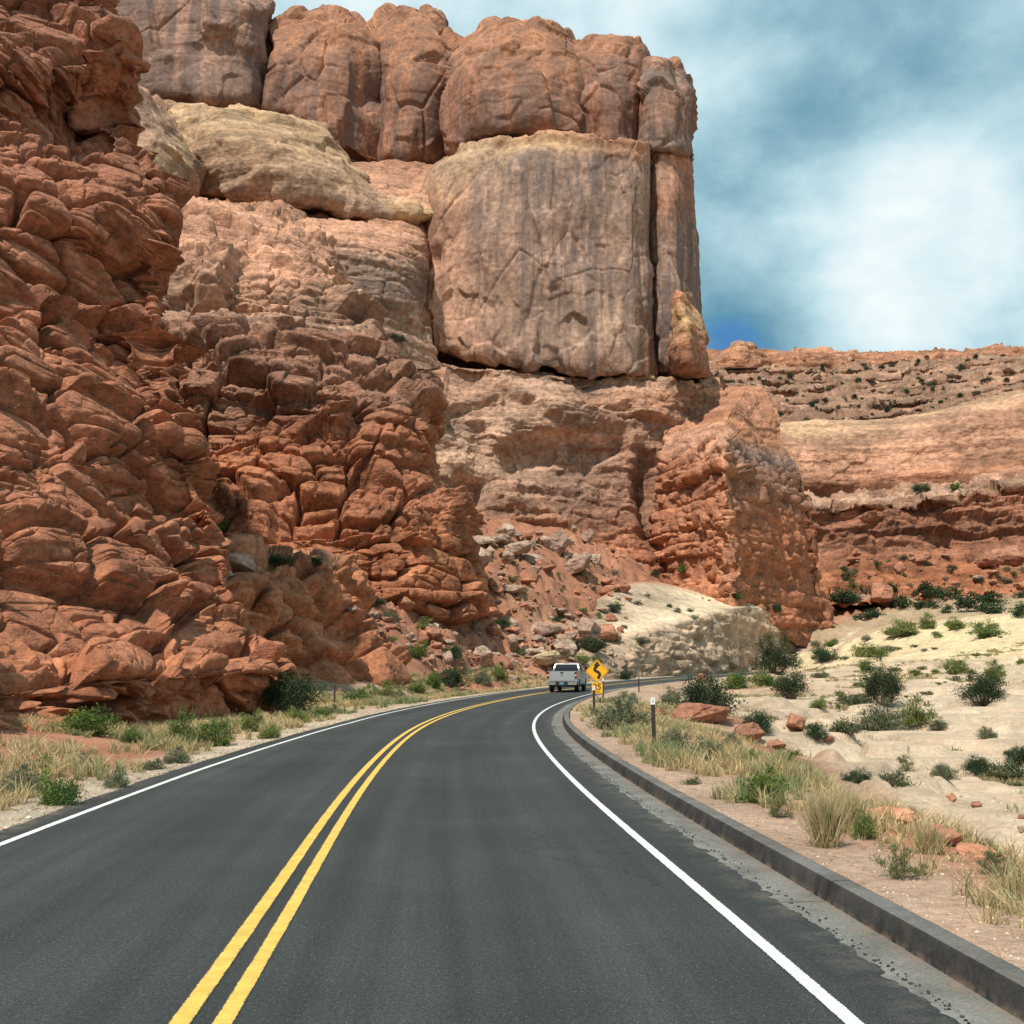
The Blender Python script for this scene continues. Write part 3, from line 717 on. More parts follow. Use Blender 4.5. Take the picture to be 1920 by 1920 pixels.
# --- the pale road cut
def cut_disp(p, n):
    st = sstep(0.75, 0.4, n[:, 2])
    a = blocks(p, (4.0, 4.0, 2.2), 151, 0.40, 0.9, 0.4, 0.06, warp=0.2)
    b = blocks(p, (1.3, 1.3, 0.8), 154, 0.18, 0.34, 0.2, 0.10, warp=0.2)
    g = np.stack([p[:, 0] + 0.6 * p[:, 2], p[:, 1], p[:, 2] - 0.5 * p[:, 0]], -1)
    g = np.stack([p[:, 0], p[:, 1], p[:, 2] + 0.10 * p[:, 0]], -1)
    a = plates(g, (6.5, 6.5, 2.2), 151, 0.35, 0.5, 0.08, 0.9, 0.06); b = plates(g, (2.6, 2.6, 0.9), 154, 0.14, 0.18, 0.10, 0.9, 0.06) + cracks(g, (4.0, 4.0, 1.5), 160, 0.55, 0.17, (0.9, 0.9, 0.5), 0.06)
    return (a + b + 0.55 * strata(p, 1.3, 15, 1.0, dip=(0.10, 0), wob=0.5)) * (0.10 + 0.90 * st) + 0.25 * fbm(p, 6, 4, 157) 
PC = C(0.42, 0.300, 0.205, 0.0); PD = C(0.38, 0.258, 0.170, 0.0); PL = C(0.60, 0.47, 0.32, 0.0)
formation('road_cut', 'pale crumbling road cut with a smooth cream top beside the far bend', pnet([
    [(1040, 1330, 100), (1130, 1300, 108), (1230, 1300, 122), (1330, 1295, 140), (1430, 1285, 172), (1520, 1270, 215), (1530, 1260, 260)],
    [(1050, 1275, 103), (1130, 1268, 111), (1230, 1266, 126), (1330, 1262, 145), (1425, 1255, 178), (1510, 1225, 218), (1525, 1235, 260)],
    [(1070, 1240, 108), (1140, 1238, 115), (1235, 1225, 129), (1330, 1215, 148), (1420, 1205, 180), (1505, 1205, 221), (1520, 1215, 262)],
    [(1090, 1215, 115), (1155, 1205, 122), (1240, 1180, 133), (1330, 1160, 152), (1415, 1145, 183), (1490, 1178, 224), (1510, 1200, 264)],
    [(1100, 1195, 122), (1160, 1178, 128), (1240, 1160, 139), (1330, 1142, 160), (1410, 1135, 190), (1480, 1165, 230), (1500, 1195, 268)],
    [(1110, 1165, 130), (1165, 1140, 140), (1235, 1130, 152), (1310, 1125, 172), (1390, 1125, 200), (1470, 1160, 238), (1495, 1190, 272)],
    [(1120, 1130, 140), (1170, 1105, 152), (1220, 1096, 166), (1290, 1108, 186), (1370, 1120, 212), (1460, 1158, 244), (1490, 1186, 276)],
    [(1120, 1122, 160), (1170, 1096, 172), (1220, 1090, 186), (1290, 1104, 206), (1370, 1118, 232), (1460, 1156, 264), (1490, 1184, 296)]],
    [PD, PD, (PD, PC, PD), (PC, PC, PC, PD), (C(.46, .34, .235), PL, PL, ORG), (C(.40, .29, .20), C(.40, .30, .21), PL, PL, ORG), (C(.37, .26, .18), C(.37, .275, .19), PL, PL, ORG), RED], n=14), cut_disp, M_CUT)

# --- the far side of the valley
def far_disp(seed, s, lay, bl=1.0):
    def f(p, n):
        a = plates(p, (20 * s, 20 * s, 12 * s), seed, 1.6, 3.0, 0.10, warp=0.15)
        b = blocks(p, (6.5 * s, 6.5 * s, 3.0 * s), seed + 3, 0.55, 0.9, 0.5, 0.08, warp=0.15, jit=(0.9, 0.9, 0.6))
        return bl * (a + b) + lay * (strata(p, 4.2 * s, seed, 2.0, wob=0.6) + strata(p, 1.7 * s, seed + 1, 0.9, wob=0.8)) + 0.5 * crease(p, (12 * s, 12 * s, 8 * s), 5, seed + 5)
    return f
SAGE = C(0.33, 0.205, 0.135, 0.1)
def plateau_rows():
    """benches and low cliffs, stepping back to the skyline"""
    base = np.array([(1180, 800, 664), (1400, 800, 664), (1550, 792, 666), (1700, 778, 668), (1920, 745, 656), (2150, 728, 646), (2400, 716, 640)], float)
    rows = [[(x, y0 + 35, 452) for x, y0, y1 in base]]
    f0, n = 0.0, 7
    for k in range(n):
        Y = 462 + 205 * (k / (n - 1)) ** 0.9
        f1 = (k + 1) / n
        rows.append([(x, y0 + (y1 - y0) * f0, Y) for x, y0, y1 in base])
        c = f0 + (f1 - f0) * (0.55 if k % 2 else 0.38)
        rows.append([(x, y0 + (y1 - y0) * c, Y + 2) for x, y0, y1 in base])
        f0 = f1
    rows.append([(x, y1, 690) for x, y0, y1 in base]); rows.append([(x, y1 - 1, 780) for x, y0, y1 in base])
    return rows
formation('far_plateau', 'stepped plateau dotted with shrubs on the far skyline', pnet(plateau_rows(), [SAGE] + [SAGE, lerpc(SAGE, BRN, .6), lerpc(SAGE, PINK, .3), lerpc(SAGE, BRN, .5)] * 3 + [SAGE, ORG] + [ORG] * 2, n=14), far_disp(161, 0.85, 1.3, 1.3), M_FAR, cat='plateau')
formation('skyline_knob', 'flat topped knob of rock on the plateau skyline beside the great wall', barrel([
    (1325, 690, 1450, 690, 0, 640, 635, 640, 20), (1335, 672, 1442, 675, 0, 640, 634, 640, 20), (1358, 656, 1425, 658, -4, 642, 637, 642, 20), (1378, 643, 1405, 645, -2, 648, 645, 648, 14), (1380, 641, 1403, 643, 0, 690, 690, 690, 10)],
    [ORG, ORG, ORG, YEL, YEL]), smooth_disp(165, 1.2, 0.8), M_FAR)
formation('skyline_swell', 'long rounded swell of rock on the plateau skyline', barrel([
    (1430, 690, 1600, 690, 0, 645, 640, 645, 20), (1440, 675, 1592, 678, 0, 645, 640, 645, 20), (1465, 664, 1570, 666, -6, 650, 645, 650, 20), (1490, 658, 1550, 660, -3, 680, 680, 680, 20)],
    [ORG, ORG, ORG, ORG]), smooth_disp(166, 1.2, 0.9), M_FAR)
formation('yellow_rim_wall', 'smooth pink wall with a yellow rim across the valley', pnet([
    [(1380, 985, 392), (1520, 975, 392), (1640, 965, 392), (1760, 945, 390), (1920, 915, 385), (2050, 895, 380), (2400, 870, 370)],
    [(1380, 945, 400), (1520, 935, 398), (1640, 930, 398), (1760, 912, 394), (1920, 885, 388), (2050, 865, 384), (2400, 840, 374)],
    [(1380, 915, 402), (1520, 908, 400), (1640, 905, 402), (1760, 890, 398), (1920, 868, 392), (2050, 845, 386), (2400, 820, 376)],
    [(1380, 880, 404), (1520, 876, 402), (1640, 872, 405), (1760, 860, 402), (1920, 835, 394), (2050, 815, 388), (2400, 790, 378)],
    [(1380, 850, 406), (1520, 848, 404), (1640, 842, 407), (1760, 826, 404), (1920, 800, 396), (2050, 780, 390), (2400, 760, 380)],
    [(1380, 825, 411), (1520, 822, 409), (1640, 812, 412), (1760, 795, 409), (1920, 765, 400), (2050, 755, 394), (2400, 740, 384)],
    [(1380, 806, 422), (1520, 802, 420), (1640, 795, 422), (1760, 776, 419), (1920, 745, 410), (2050, 735, 404), (2400, 722, 394)],
    [(1380, 796, 442), (1520, 794, 440), (1640, 788, 440), (1760, 768, 438), (1920, 736, 430), (2050, 726, 424), (2400, 714, 414)],
    [(1380, 796, 480), (1520, 794, 480), (1640, 788, 480), (1760, 768, 480), (1920, 736, 470), (2050, 726, 464), (2400, 714, 454)]],
    [ORG, BRN, ORG, PINK, PINK, (lerpc(PINK, YEL, .5), lerpc(PINK, YEL, .5), PINK, PINK), (lerpc(YEL, PINK, .2), lerpc(YEL, PINK, .35), lerpc(YEL, PINK, .5), lerpc(YEL, PINK, .75)), (YEL, lerpc(YEL, PINK, .3), YEL, ORG), ORG], n=14), far_disp(171, 1.2, 0.22, 0.5), M_FAR,
    dents=[(1600, 925, 400, 22, 3.5, 5), (1810, 905, 393, 30, 3, 5)])
formation('layered_wall', 'dark red layered wall under a cream rim across the valley', pnet([
    [(1400, 1160, 262), (1540, 1150, 262), (1640, 1145, 262), (1760, 1140, 262), (1920, 1125, 258), (2050, 1115, 252), (2400, 1100, 240)],
    [(1400, 1110, 288), (1540, 1105, 288), (1640, 1102, 288), (1760, 1098, 288), (1920, 1090, 284), (2050, 1080, 278), (2400, 1060, 265)],
    [(1400, 1065, 312), (1540, 1062, 312), (1640, 1062, 312), (1760, 1058, 312), (1920, 1052, 308), (2050, 1040, 302), (2400, 1020, 288)],
    [(1400, 1030, 328), (1540, 1028, 328), (1640, 1030, 328), (1760, 1028, 328), (1920, 1022, 324), (2050, 1010, 318), (2400, 990, 300)],
    [(1400, 990, 333), (1540, 990, 333), (1640, 990, 333), (1760, 985, 333), (1920, 968, 329), (2050, 955, 322), (2400, 930, 304)],
    [(1400, 960, 336), (1540, 958, 336), (1640, 955, 336), (1760, 945, 336), (1920, 920, 332), (2050, 905, 325), (2400, 885, 307)],
    [(1400, 950, 339), (1540, 947, 339), (1640, 943, 339), (1760, 931, 339), (1920, 906, 335), (2050, 888, 330), (2400, 868, 312)],
    [(1400, 944, 400), (1540, 940, 400), (1640, 932, 400), (1760, 920, 400), (1920, 893, 396), (2050, 878, 390), (2400, 858, 372)]],
    [RED, RED, RED2, C(0.33, 0.150, 0.088, 0.3), C(0.33, 0.150, 0.088, 0.3), C(0.33, 0.150, 0.088, 0.3), (C(.39, .25, .17), C(.39, .25, .17)), (PINK, PINK)], n=14), far_disp(181, 0.55, 1.9), M_FAR)
# ------------------------------------------------------------------ the road
_px = np.array([1636, 1402, 1220, 1083, 1047, 1012, 997, 996, 1005, 1030, 1060, 1110, 1170, 1257, 1310, 1400], float)
_py = np.array([1920, 1741, 1595, 1480, 1436, 1399, 1374, 1358, 1342, 1325, 1314, 1300, 1289.5, 1279, 1274, 1266], float)
def RZ(y): return 0.012 * np.maximum(np.asarray(y, float) - 85, 0) ** 2 / (np.maximum(np.asarray(y, float) - 85, 0) + 8)    # the road climbs gently beyond the bend
_w = G0(_px, _py)
for _k in range(60):
    _z = 0.5 * _w[:, 2] + 0.5 * RZ(_w[:, 1])
    _w = np.array([G0(a, b, c) for a, b, c in zip(_px, _py, _z)])
_w = _w[:, :2]
_e = (_w[-1] - _w[-3]) / np.linalg.norm(_w[-1] - _w[-3])
_pts = np.concatenate([[[3.6, -30], [2.75, -15], [2.2, -1]], _w, [_w[-1] + _e * 20, _w[-1] + _e * 45 + [3, 0], _w[-1] + _e * 80 + [9, 0]]])
_L = np.concatenate([[0], np.cumsum(np.linalg.norm(np.diff(_pts, axis=0), axis=1))])
_s = np.arange(0, _L[-1], 0.5)
_line = np.stack([np.interp(_s, _L, _pts[:, 0]), np.interp(_s, _L, _pts[:, 1])], -1)
def gsm(a, sig):
    r = int(sig * 3); k = np.exp(-0.5 * (np.arange(-r, r + 1) / sig) ** 2); k /= k.sum()
    p = np.concatenate([2 * a[0] - a[r:0:-1], a, 2 * a[-1] - a[-2:-r - 2:-1]])
    return np.convolve(p, k, 'valid')
RL = np.stack([gsm(_line[:, 0], 9), gsm(_line[:, 1], 9)], -1)      # the right white line
_t = np.gradient(RL, axis=0); _t /= np.linalg.norm(_t, axis=1, keepdims=True)
RT = np.stack([gsm(_t[:, 0], 5), gsm(_t[:, 1], 5)], -1); RT /= np.linalg.norm(RT, axis=1, keepdims=True)
RN = np.stack([RT[:, 1], -RT[:, 0]], -1)                            # to the right
# finer near the camera
_fi = np.concatenate([np.arange(0, 60, 1.0), np.arange(60, 130, 0.06), np.arange(130, 260, 0.2), np.arange(260, len(RL) - 1, 1.0)])
def fin(A): return np.stack([np.interp(_fi, np.arange(len(A)), A[:, k]) for k in range(2)], -1)
FL, FN = fin(RL), fin(RN)
FS = np.interp(_fi, np.arange(len(RL)), _s)
_seen = np.where(FL[:, 1] < 158)[0]
LANE = 3.47; LEFT = -2 * LANE
def leftf(y): return np.interp(y, [0, 11, 20, 28, 35, 49, 64, 85, 120], [-6.95, -6.88, -6.58, -6.22, -5.98, -5.92, -6.0, -6.25, -6.6])   # the left edge line
KB = 0.88           # foot of the kerb

def strip(name, mat, offs, zs, kind='structure', label=None, cat=None, sel=None, wob=None):
    """a ribbon along the road: offs across (m right of the right edge line), zs their heights"""
    L, Nn, S = (FL[_seen], FN[_seen], FS[_seen]) if sel is None else (FL[sel], FN[sel], FS[sel])
    n, k = len(L), len(offs)
    o = np.tile(np.array(offs, float), (n, 1))
    if wob is not None: o = o + wob(S, L)
    V = np.zeros((n, k, 3))
    V[..., :2] = L[:, None] + Nn[:, None] * o[..., None]
    V[..., 2] = np.array(zs) + RZ(L[:, 1])[:, None]
    uv = np.zeros((n, k, 3)); uv[..., 0] = o; uv[..., 1] = S[:, None]
    ob = mesh_np(name, V.reshape(-1, 3), gridq(k, n), mat, uv=uv.reshape(-1, 3))
    return tag(ob, label, cat, kind=kind)

def asphalt_mat():
    m, T, b = new_mat('asphalt')
    pos = T.node('ShaderNodeNewGeometry').outputs['Position']
    uv = T.attr('lane', 'Vector')
    mp = T.node('ShaderNodeMapping'); mp.inputs['Scale'].default_value = (2.2, 0.05, 1); T.put(mp.inputs[0], uv)
    lane = T.noise(mp.outputs[0], 1.0, 5, 0.6, 0.2)
    sep = T.node('ShaderNodeSeparateXYZ'); T.put(sep.inputs[0], uv)
    # wheel tracks, 0.9 m either side of each lane's middle
    x = T.math('ABSOLUTE', T.math('SUBTRACT', T.math('PINGPONG', T.math('ADD', sep.outputs[0], 0.0), LANE / 2), 0.86))
    track = T.map(x, 0.0, 0.5, 1.0, 0.0)
    g = T.noise(pos, 70, 3, 0.8); g2 = T.noise(pos, 28, 4, 0.7); g3 = T.noise(pos, 0.35, 5, 0.6)
    k = T.math('MULTIPLY', T.map(g, 0.34, 0.66, 0.35, 1.75, False), T.map(g3, 0.3, 0.7, 0.84, 1.16))
    k = T.math('MULTIPLY', k, T.map(lane, 0.3, 0.7, 0.78, 1.24)); k = T.math('MULTIPLY', k, T.map(g2, 0.34, 0.66, 0.7, 1.32, False))
    k = T.math('MULTIPLY', k, T.math('ADD', 1.0, T.math('MULTIPLY', track, 0.20)))
    vo = T.node('ShaderNodeTexVoronoi', feature='DISTANCE_TO_EDGE'); vo.inputs['Scale'].default_value = 0.42
    T.put(vo.inputs['Vector'], T.vmath('ADD', pos, T.noise(pos, 0.9, 5, 0.7, out='Color')))
    crk = T.math('MULTIPLY', T.map(vo.outputs[0], 0.0, 0.010, 0.55, 0.0), T.map(T.noise(pos, 0.13, 2, 0.5), 0.5, 0.62, 0, 1))
    k = T.math('MULTIPLY', k, T.math('SUBTRACT', 1.0, crk))
    k = T.math('MULTIPLY', k, T.map(T.noise(pos, 0.8, 6, 0.7, 1.0), 0.60, 0.72, 1.0, 0.78))
    speck = T.map(T.noise(pos, 60, 1, 0.5), 0.70, 0.74, 0, 0.14)
    km = T.node('ShaderNodeCombineXYZ')
    for i, c in enumerate((0.030, 0.0345, 0.0335)): T.put(km.inputs[i], T.math('ADD', T.math('MULTIPLY', k, c), speck))
    # sand blown in from the edges
    du = T.math('MULTIPLY', T.math('MAXIMUM', T.map(sep.outputs[0], LEFT + 0.15, LEFT - 0.45, 0, 1), T.map(sep.outputs[0], 0.15, 0.55, 0, 0.5)), T.map(T.noise(pos, 3.0, 6, 0.75), 0.42, 0.66, 0, 0.8))
    T.put(b.inputs['Base Color'], T.mix(du, km.outputs[0], (0.20, 0.155, 0.115, 1)))
    b.inputs['Roughness'].default_value = 0.78; b.inputs['Specular IOR Level'].default_value = 0.38
    bp = T.node('ShaderNodeBump'); bp.inputs['Strength'].default_value = 0.55; bp.inputs['Distance'].default_value = 0.008
    T.put(bp.inputs['Height'], T.math('ADD', g, g2)); T.l.new(bp.outputs[0], b.inputs['Normal'])
    return m
def paint_mat(name, col, side):
    """road paint: worn through to the asphalt in specks and frayed at its edges"""
    m, T, b = new_mat(name)
    pos = T.node('ShaderNodeNewGeometry').outputs['Position']; uv = T.attr('lane', 'Vector')
    sep = T.node('ShaderNodeSeparateXYZ'); T.put(sep.inputs[0], uv)
    edge = T.math('ABSOLUTE', sep.outputs[2])        # 0 in the middle, 1 at the edge
    n = T.noise(pos, 45, 4, 0.75); n2 = T.noise(pos, 2.2, 4, 0.6)
    v = T.math('SUBTRACT', T.math('ADD', n, T.math('MULTIPLY', n2, 0.45)), T.math('MULTIPLY', T.math('POWER', edge, 5.0), side))
    f = T.map(v, 0.40, 0.53, 0, 1)
    tint = T.map(T.noise(pos, 6, 5, 0.7), 0.3, 0.7, 0.78, 1.08)
    km = T.node('ShaderNodeCombineXYZ')
    for i in range(3): T.put(km.inputs[i], T.math('MULTIPLY', tint, col[i]))
    T.put(b.inputs['Base Color'], T.mix(f, (0.055, 0.056, 0.055, 1), km.outputs[0]))
    b.inputs['Roughness'].default_value = 0.65; b.inputs['Specular IOR Level'].default_value = 0.3
    bp = T.node('ShaderNodeBump'); bp.inputs['Strength'].default_value = 0.4; bp.inputs['Distance'].default_value = 0.006
    T.put(bp.inputs['Height'], T.noise(pos, 60, 3, 0.7)); T.l.new(bp.outputs[0], b.inputs['Normal'])
    return m
def conc_mat(name, col, dirty):
    m, T, b = new_mat(name)
    pos = T.node('ShaderNodeNewGeometry').outputs['Position']; uv = T.attr('lane', 'Vector')
    a = T.noise(pos, 1.3, 6, 0.65, 0.3); f = T.noise(pos, 35, 4, 0.7)
    k = T.math('MULTIPLY', T.map(a, 0.3, 0.7, 1 - dirty, 1 + dirty * 0.6), T.map(f, 0.3, 0.7, 0.78, 1.2))
    sep = T.node('ShaderNodeSeparateXYZ'); T.put(sep.inputs[0], uv)
    j = T.math('PINGPONG', sep.outputs[1], 1.5)
    k = T.math('MULTIPLY', k, T.map(j, 0.0, 0.022, 0.25, 1.0))
    km = T.node('ShaderNodeCombineXYZ')
    for i in range(3): T.put(km.inputs[i], T.math('MULTIPLY', k, col[i]))
    # grit lying against the kerb and in hollows
    grit = T.math('MULTIPLY', T.map(sep.outputs[0], KB - 0.16, KB + 0.03, 0.0, 0.75), T.map(T.noise(pos, 5.0, 6, 0.75), 0.42, 0.62, 0, 1))
    grit = T.math('MULTIPLY', grit, T.map(sep.outputs[0], KB + 0.035, KB + 0.06, 1.0, 0.10))
    T.put(b.inputs['Base Color'], T.mix(grit, km.outputs[0], (0.27, 0.19, 0.135, 1))); b.inputs['Roughness'].default_value = 0.9; b.inputs['Specular IOR Level'].default_value = 0.25
    bp = T.node('ShaderNodeBump'); bp.inputs['Strength'].default_value = 0.5; bp.inputs['Distance'].default_value = 0.008
    T.put(bp.inputs['Height'], f); T.l.new(bp.outputs[0], b.inputs['Normal'])
    return m
M_ASPH = asphalt_mat()
M_WHITE = paint_mat('white_paint', (0.66, 0.68, 0.65), 0.46); M_YEL = paint_mat('yellow_paint', (0.70, 0.455, 0.10), 0.50)
M_GUT = conc_mat('gutter_concrete', (0.190, 0.184, 0.165), 0.3); M_KERB = conc_mat('kerb_concrete', (0.135, 0.131, 0.122), 0.3)
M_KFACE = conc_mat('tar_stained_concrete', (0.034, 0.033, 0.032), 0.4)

def ragged(S, L):
    o = np.zeros((len(S), 7))
    P = np.stack([L[:, 0], L[:, 1], np.zeros(len(S))], -1)
    r = 0.05 * fbm(P, 2.5, 2, 5) + 0.10 * fbm(P, 0.16, 4, 6, 0.7)
    o[:, -1] = r; o[:, -2] = r
    P2 = P + 50
    o[:, 0] = 0.10 * fbm(P2, 1.2, 4, 7)
    o[:, 1] = o[:, 0]
    o[:, :3] += (leftf(L[:, 1]) - LEFT)[:, None]; o[:, 2] -= 0.5 * (leftf(L[:, 1]) - LEFT)
    return o
ROAD_L = LEFT - 0.42
strip('road', M_ASPH, [ROAD_L - 0.06, ROAD_L, LEFT * 0.75, -1.5, 0, 0.55, 0.575], [-0.05, 0.0, 0.0, 0.0, 0.0, 0.0, -0.012], label='dark grey two lane asphalt road bending to the right', cat='road', wob=ragged)
def line(name, mat, c, w, label, zz=0.004, sel=None, wob=None):
    o = strip(name, mat, [c - w / 2, c - w / 4, c, c + w / 4, c + w / 2], [zz] * 5, label=label, cat='road marking', sel=sel, wob=wob)
    a = o.data.attributes['lane']; n = len(o.data.vertices)
    v = np.zeros(n * 3, np.float32); a.data.foreach_get('vector', v); v = v.reshape(-1, 3)
    v[:, 2] = np.tile([-1, -0.5, 0, 0.5, 1], n // 5); a.data.foreach_set('vector', v.ravel())
line('edge_line', M_WHITE, 0.0, 0.11, 'white edge line along the kerb side of the road')
line('edge_line', M_WHITE, LEFT, 0.11, 'white edge line along the cliff side of the road', wob=lambda S, L: (leftf(L[:, 1]) - LEFT)[:, None] * np.ones((1, 5)))
line('centre_line', M_YEL, -LANE - 0.125, 0.125, 'yellow line of the double centre line, on the cliff side')
line('centre_line', M_YEL, -LANE + 0.105, 0.115, 'worn yellow line of the double centre line, on the kerb side')
_near = np.where(FL[:, 1] < 125)[0]
strip('gutter', M_GUT, [0.28, KB + 0.04, KB + 0.06], [-0.012, -0.004, -0.02], label='pale concrete gutter with ragged asphalt lapped over it', cat='gutter', sel=_near)
def kerb():
    o = strip('kerb', M_KFACE, [KB, KB + 0.045, KB + 0.085, KB + 0.105], [-0.12, -0.002, 0.135, 0.148], label='dark stained concrete kerb curving round the bend', cat='kerb', sel=_near)
    t = strip('kerb_top', M_KERB, [KB + 0.105, KB + 0.13, KB + 0.25, KB + 0.275, KB + 0.28], [0.148, 0.155, 0.155, 0.148, 0.02], label='paler worn kerb top', kind=None, sel=_near)
    t.parent = o
kerb()

# ------------------------------------------------------------------ the ground
def road_off(XY):
    """metres to the right of the right edge line (negative to the left), for points up to 260 m ahead; and the forward index"""
    XY = XY.astype(np.float32); out = np.full(len(XY), 999, np.float32)
    S = RL[::3].astype(np.float32); Nn = RN[::3].astype(np.float32)
    for a in range(0, len(XY), 40000):
        q = XY[a:a + 40000]
        d = (q[:, None, 0] - S[None, :, 0]) ** 2 + (q[:, None, 1] - S[None, :, 1]) ** 2
        i = d.argmin(1)
        sgn = ((q - S[i]) * Nn[i]).sum(1)
        dist = np.sqrt(d.min(1))
        out[a:a + 40000] = np.where(np.abs(sgn) > 0.5 * dist, sgn, np.where(sgn > 0, dist, -dist))
    return out

DIRT = C(0.42, 0.29, 0.195); VERGE = C(0.40, 0.275, 0.185); DRED = C(0.335, 0.152, 0.092); SLICK = C(0.49, 0.380, 0.270); CREAM = C(0.61, 0.485, 0.29); TALUS = C(0.31, 0.142, 0.085); SAGEG = C(0.36, 0.27, 0.17)
GP = [  # px, py, forward distance, colour, slickrock amount
    # left verge and bank
    (-300, 1560, 12, VERGE, 0), (0, 1500, 15.5, VERGE, 0), (0, 1400, 22, DRED, 0), (-200, 1400, 18, DRED, 0), (60, 1360, 26, DRED, 0), (200, 1385, 30, VERGE, 0), (330, 1370, 34, VERGE, 0), (450, 1352, 41, VERGE, 0), (540, 1325, 50, VERGE, 0), (650, 1315, 57, VERGE, 0),
    (760, 1297, 75, VERGE, 0), (850, 1285, 88, DRED, 0), (950, 1275, 103, DRED, 0),
    # boulder slope
    (820, 1255, 84, DRED, 0), (760, 1210, 84, TALUS, 0), (720, 1130, 92, TALUS, 0), (640, 1080, 92, TALUS, 0), (880, 1200, 98, TALUS, 0), (960, 1230, 104, TALUS, 0), (900, 1130, 112, TALUS, 0), (960, 1160, 120, TALUS, 0), (1000, 1090, 140, TALUS, 0), (900, 1050, 140, TALUS, 0),
    (900, 985, 168, DRED, 0), (1000, 1000, 180, DRED, 0), (1100, 1010, 190, DRED, 0), (1200, 1050, 190, DRED, 0), (1100, 1110, 155, TALUS, 0), (1160, 1090, 168, TALUS, 0), (1050, 1180, 118, DIRT, 0), (1040, 1255, 101, DIRT, 0), (1000, 1210, 112, TALUS, 0), (1250, 1100, 182, DRED, 0),
    (1400, 1145, 215, DRED, 0), (1500, 1180, 240, DRED, 0), (1540, 1165, 262, DRED, 0),
    # right of the road
    (1180, 1340, 38, VERGE, 0), (1280, 1400, 23, VERGE, 0), (1400, 1480, 15.2, VERGE, 0), (1620, 1620, 9.6, VERGE, 0), (1850, 1760, 7.0, VERGE, 0), (2100, 1850, 6.0, VERGE, 0), (2500, 2000, 5.0, VERGE, 0),
    (1330, 1335, 41, DRED, 0.1), (1420, 1385, 26.5, DRED, 0.1), (1500, 1440, 18.6, DRED, 0.1), (1640, 1525, 13.0, DRED, 0.1), (1800, 1590, 10.6, DRED, 0.1), (1920, 1640, 9.2, DRED, 0), (2250, 1760, 7.0, DRED, 0),
    (1700, 1500, 26, SLICK, 1), (1900, 1555, 21, SLICK, 1), (2200, 1600, 18, SLICK, 1), (1550, 1420, 35, SLICK, 1), (1750, 1440, 33, SLICK, 1), (1900, 1445, 32, SLICK, 1), (2200, 1470, 28, SLICK, 1), (1480, 1360, 46, SLICK, 1), (1650, 1375, 45, SLICK, 1), (1800, 1375, 45, SLICK, 1), (1920, 1370, 45, SLICK, 1), (2250, 1370, 42, SLICK, 1),
    (1450, 1310, 66, SLICK, .8), (1550, 1310, 64, SLICK, 1), (1700, 1318, 63, SLICK, 1), (1880, 1320, 62, SLICK, 1), (2200, 1300, 60, SLICK, 1), (1500, 1275, 100, SLICK, 1), (1560, 1262, 108, SLICK, 1), (1650, 1265, 92, SLICK, 1), (1800, 1275, 88, SLICK, 1), (1920, 1270, 86, SLICK, 1), (2250, 1240, 85, SLICK, 1),
    (1230, 1334, 47, VERGE, 0), (1210, 1318, 58, VERGE, 0), (1250, 1308, 78, VERGE, 0), (1330, 1303, 88, VERGE, 0), (1390, 1298, 94, VERGE, .1), (1430, 1285, 104, DIRT, .3), (1490, 1262, 122, DIRT, .5), (1240, 1280, 140, DIRT, 0), (1330, 1276, 160, DIRT, 0), (1420, 1272, 180, DIRT, 0), (1480, 1262, 205, DIRT, 0), (1600, 1230, 128, CREAM, 1), (1750, 1230, 122, CREAM, 1), (1920, 1220, 118, CREAM, 1), (2250, 1190, 112, CREAM, 1), (1530, 1205, 180, CREAM, 1), (1620, 1180, 190, CREAM, 1), (1750, 1180, 175, CREAM, 1), (1920, 1180, 160, CREAM, 1), (2250, 1150, 150, CREAM, 1),
    (1560, 1168, 225, SAGEG, .6), (1650, 1150, 245, SAGEG, .5), (1750, 1145, 240, SAGEG, .4), (1920, 1135, 230, SAGEG, .4), (2250, 1110, 215, SAGEG, .4), (1560, 1140, 268, DRED, 0), (1700, 1120, 275, SAGEG, 0), (1900, 1105, 268, DRED, 0), (2250, 1080, 250, DRED, 0),
    (1600, 1100, 295, DRED, 0), (1900, 1085, 292, DRED, 0), (2200, 1050, 285, DRED, 0), (1400, 1150, 300, DRED, 0),
]
_gw = np.array([W(a, b, c) for a, b, c, _, _ in GP])
# points the photograph does not show: behind the cliffs, behind the camera, beyond the right frame
_extra = np.array([(7.2, 9.5, -1.25), (7.0, 12.5, -1.35), (7.4, 16, -1.45), (8.2, 20, -1.4), (9.8, 27, -1.15), (12.5, 36, -0.8), (7.5, 5, -1.2), (-25, 10, 1.5), (-30, -20, 1.5), (-60, 30, 4), (-60, 90, 8), (-40, 130, 12), (-90, 200, 25), (0, -20, -0.1), (30, -15, -1.5), (50, 5, -1.6), (80, 40, 0.0), (-40, 280, 30), (60, 330, 20), (160, 150, 8), (200, 300, 24), (-5, 230, 30), (-70, -60, 2), (90, -60, -1)], float)
def tps_fit(P, z, lam=0.15):
    n = len(P)
    d = np.linalg.norm(P[:, None] - P[None], axis=2)
    A = np.zeros((n + 3, n + 3)); A[:n, :n] = np.where(d > 0, d ** 2 * np.log(np.maximum(d, 1e-9)), 0) + lam * np.eye(n) * 10
    A[:n, n] = 1; A[:n, n + 1:n + 3] = P; A[n, :n] = 1; A[n + 1:n + 3, :n] = P.T
    return np.linalg.solve(A, np.concatenate([z, [0, 0, 0]]))
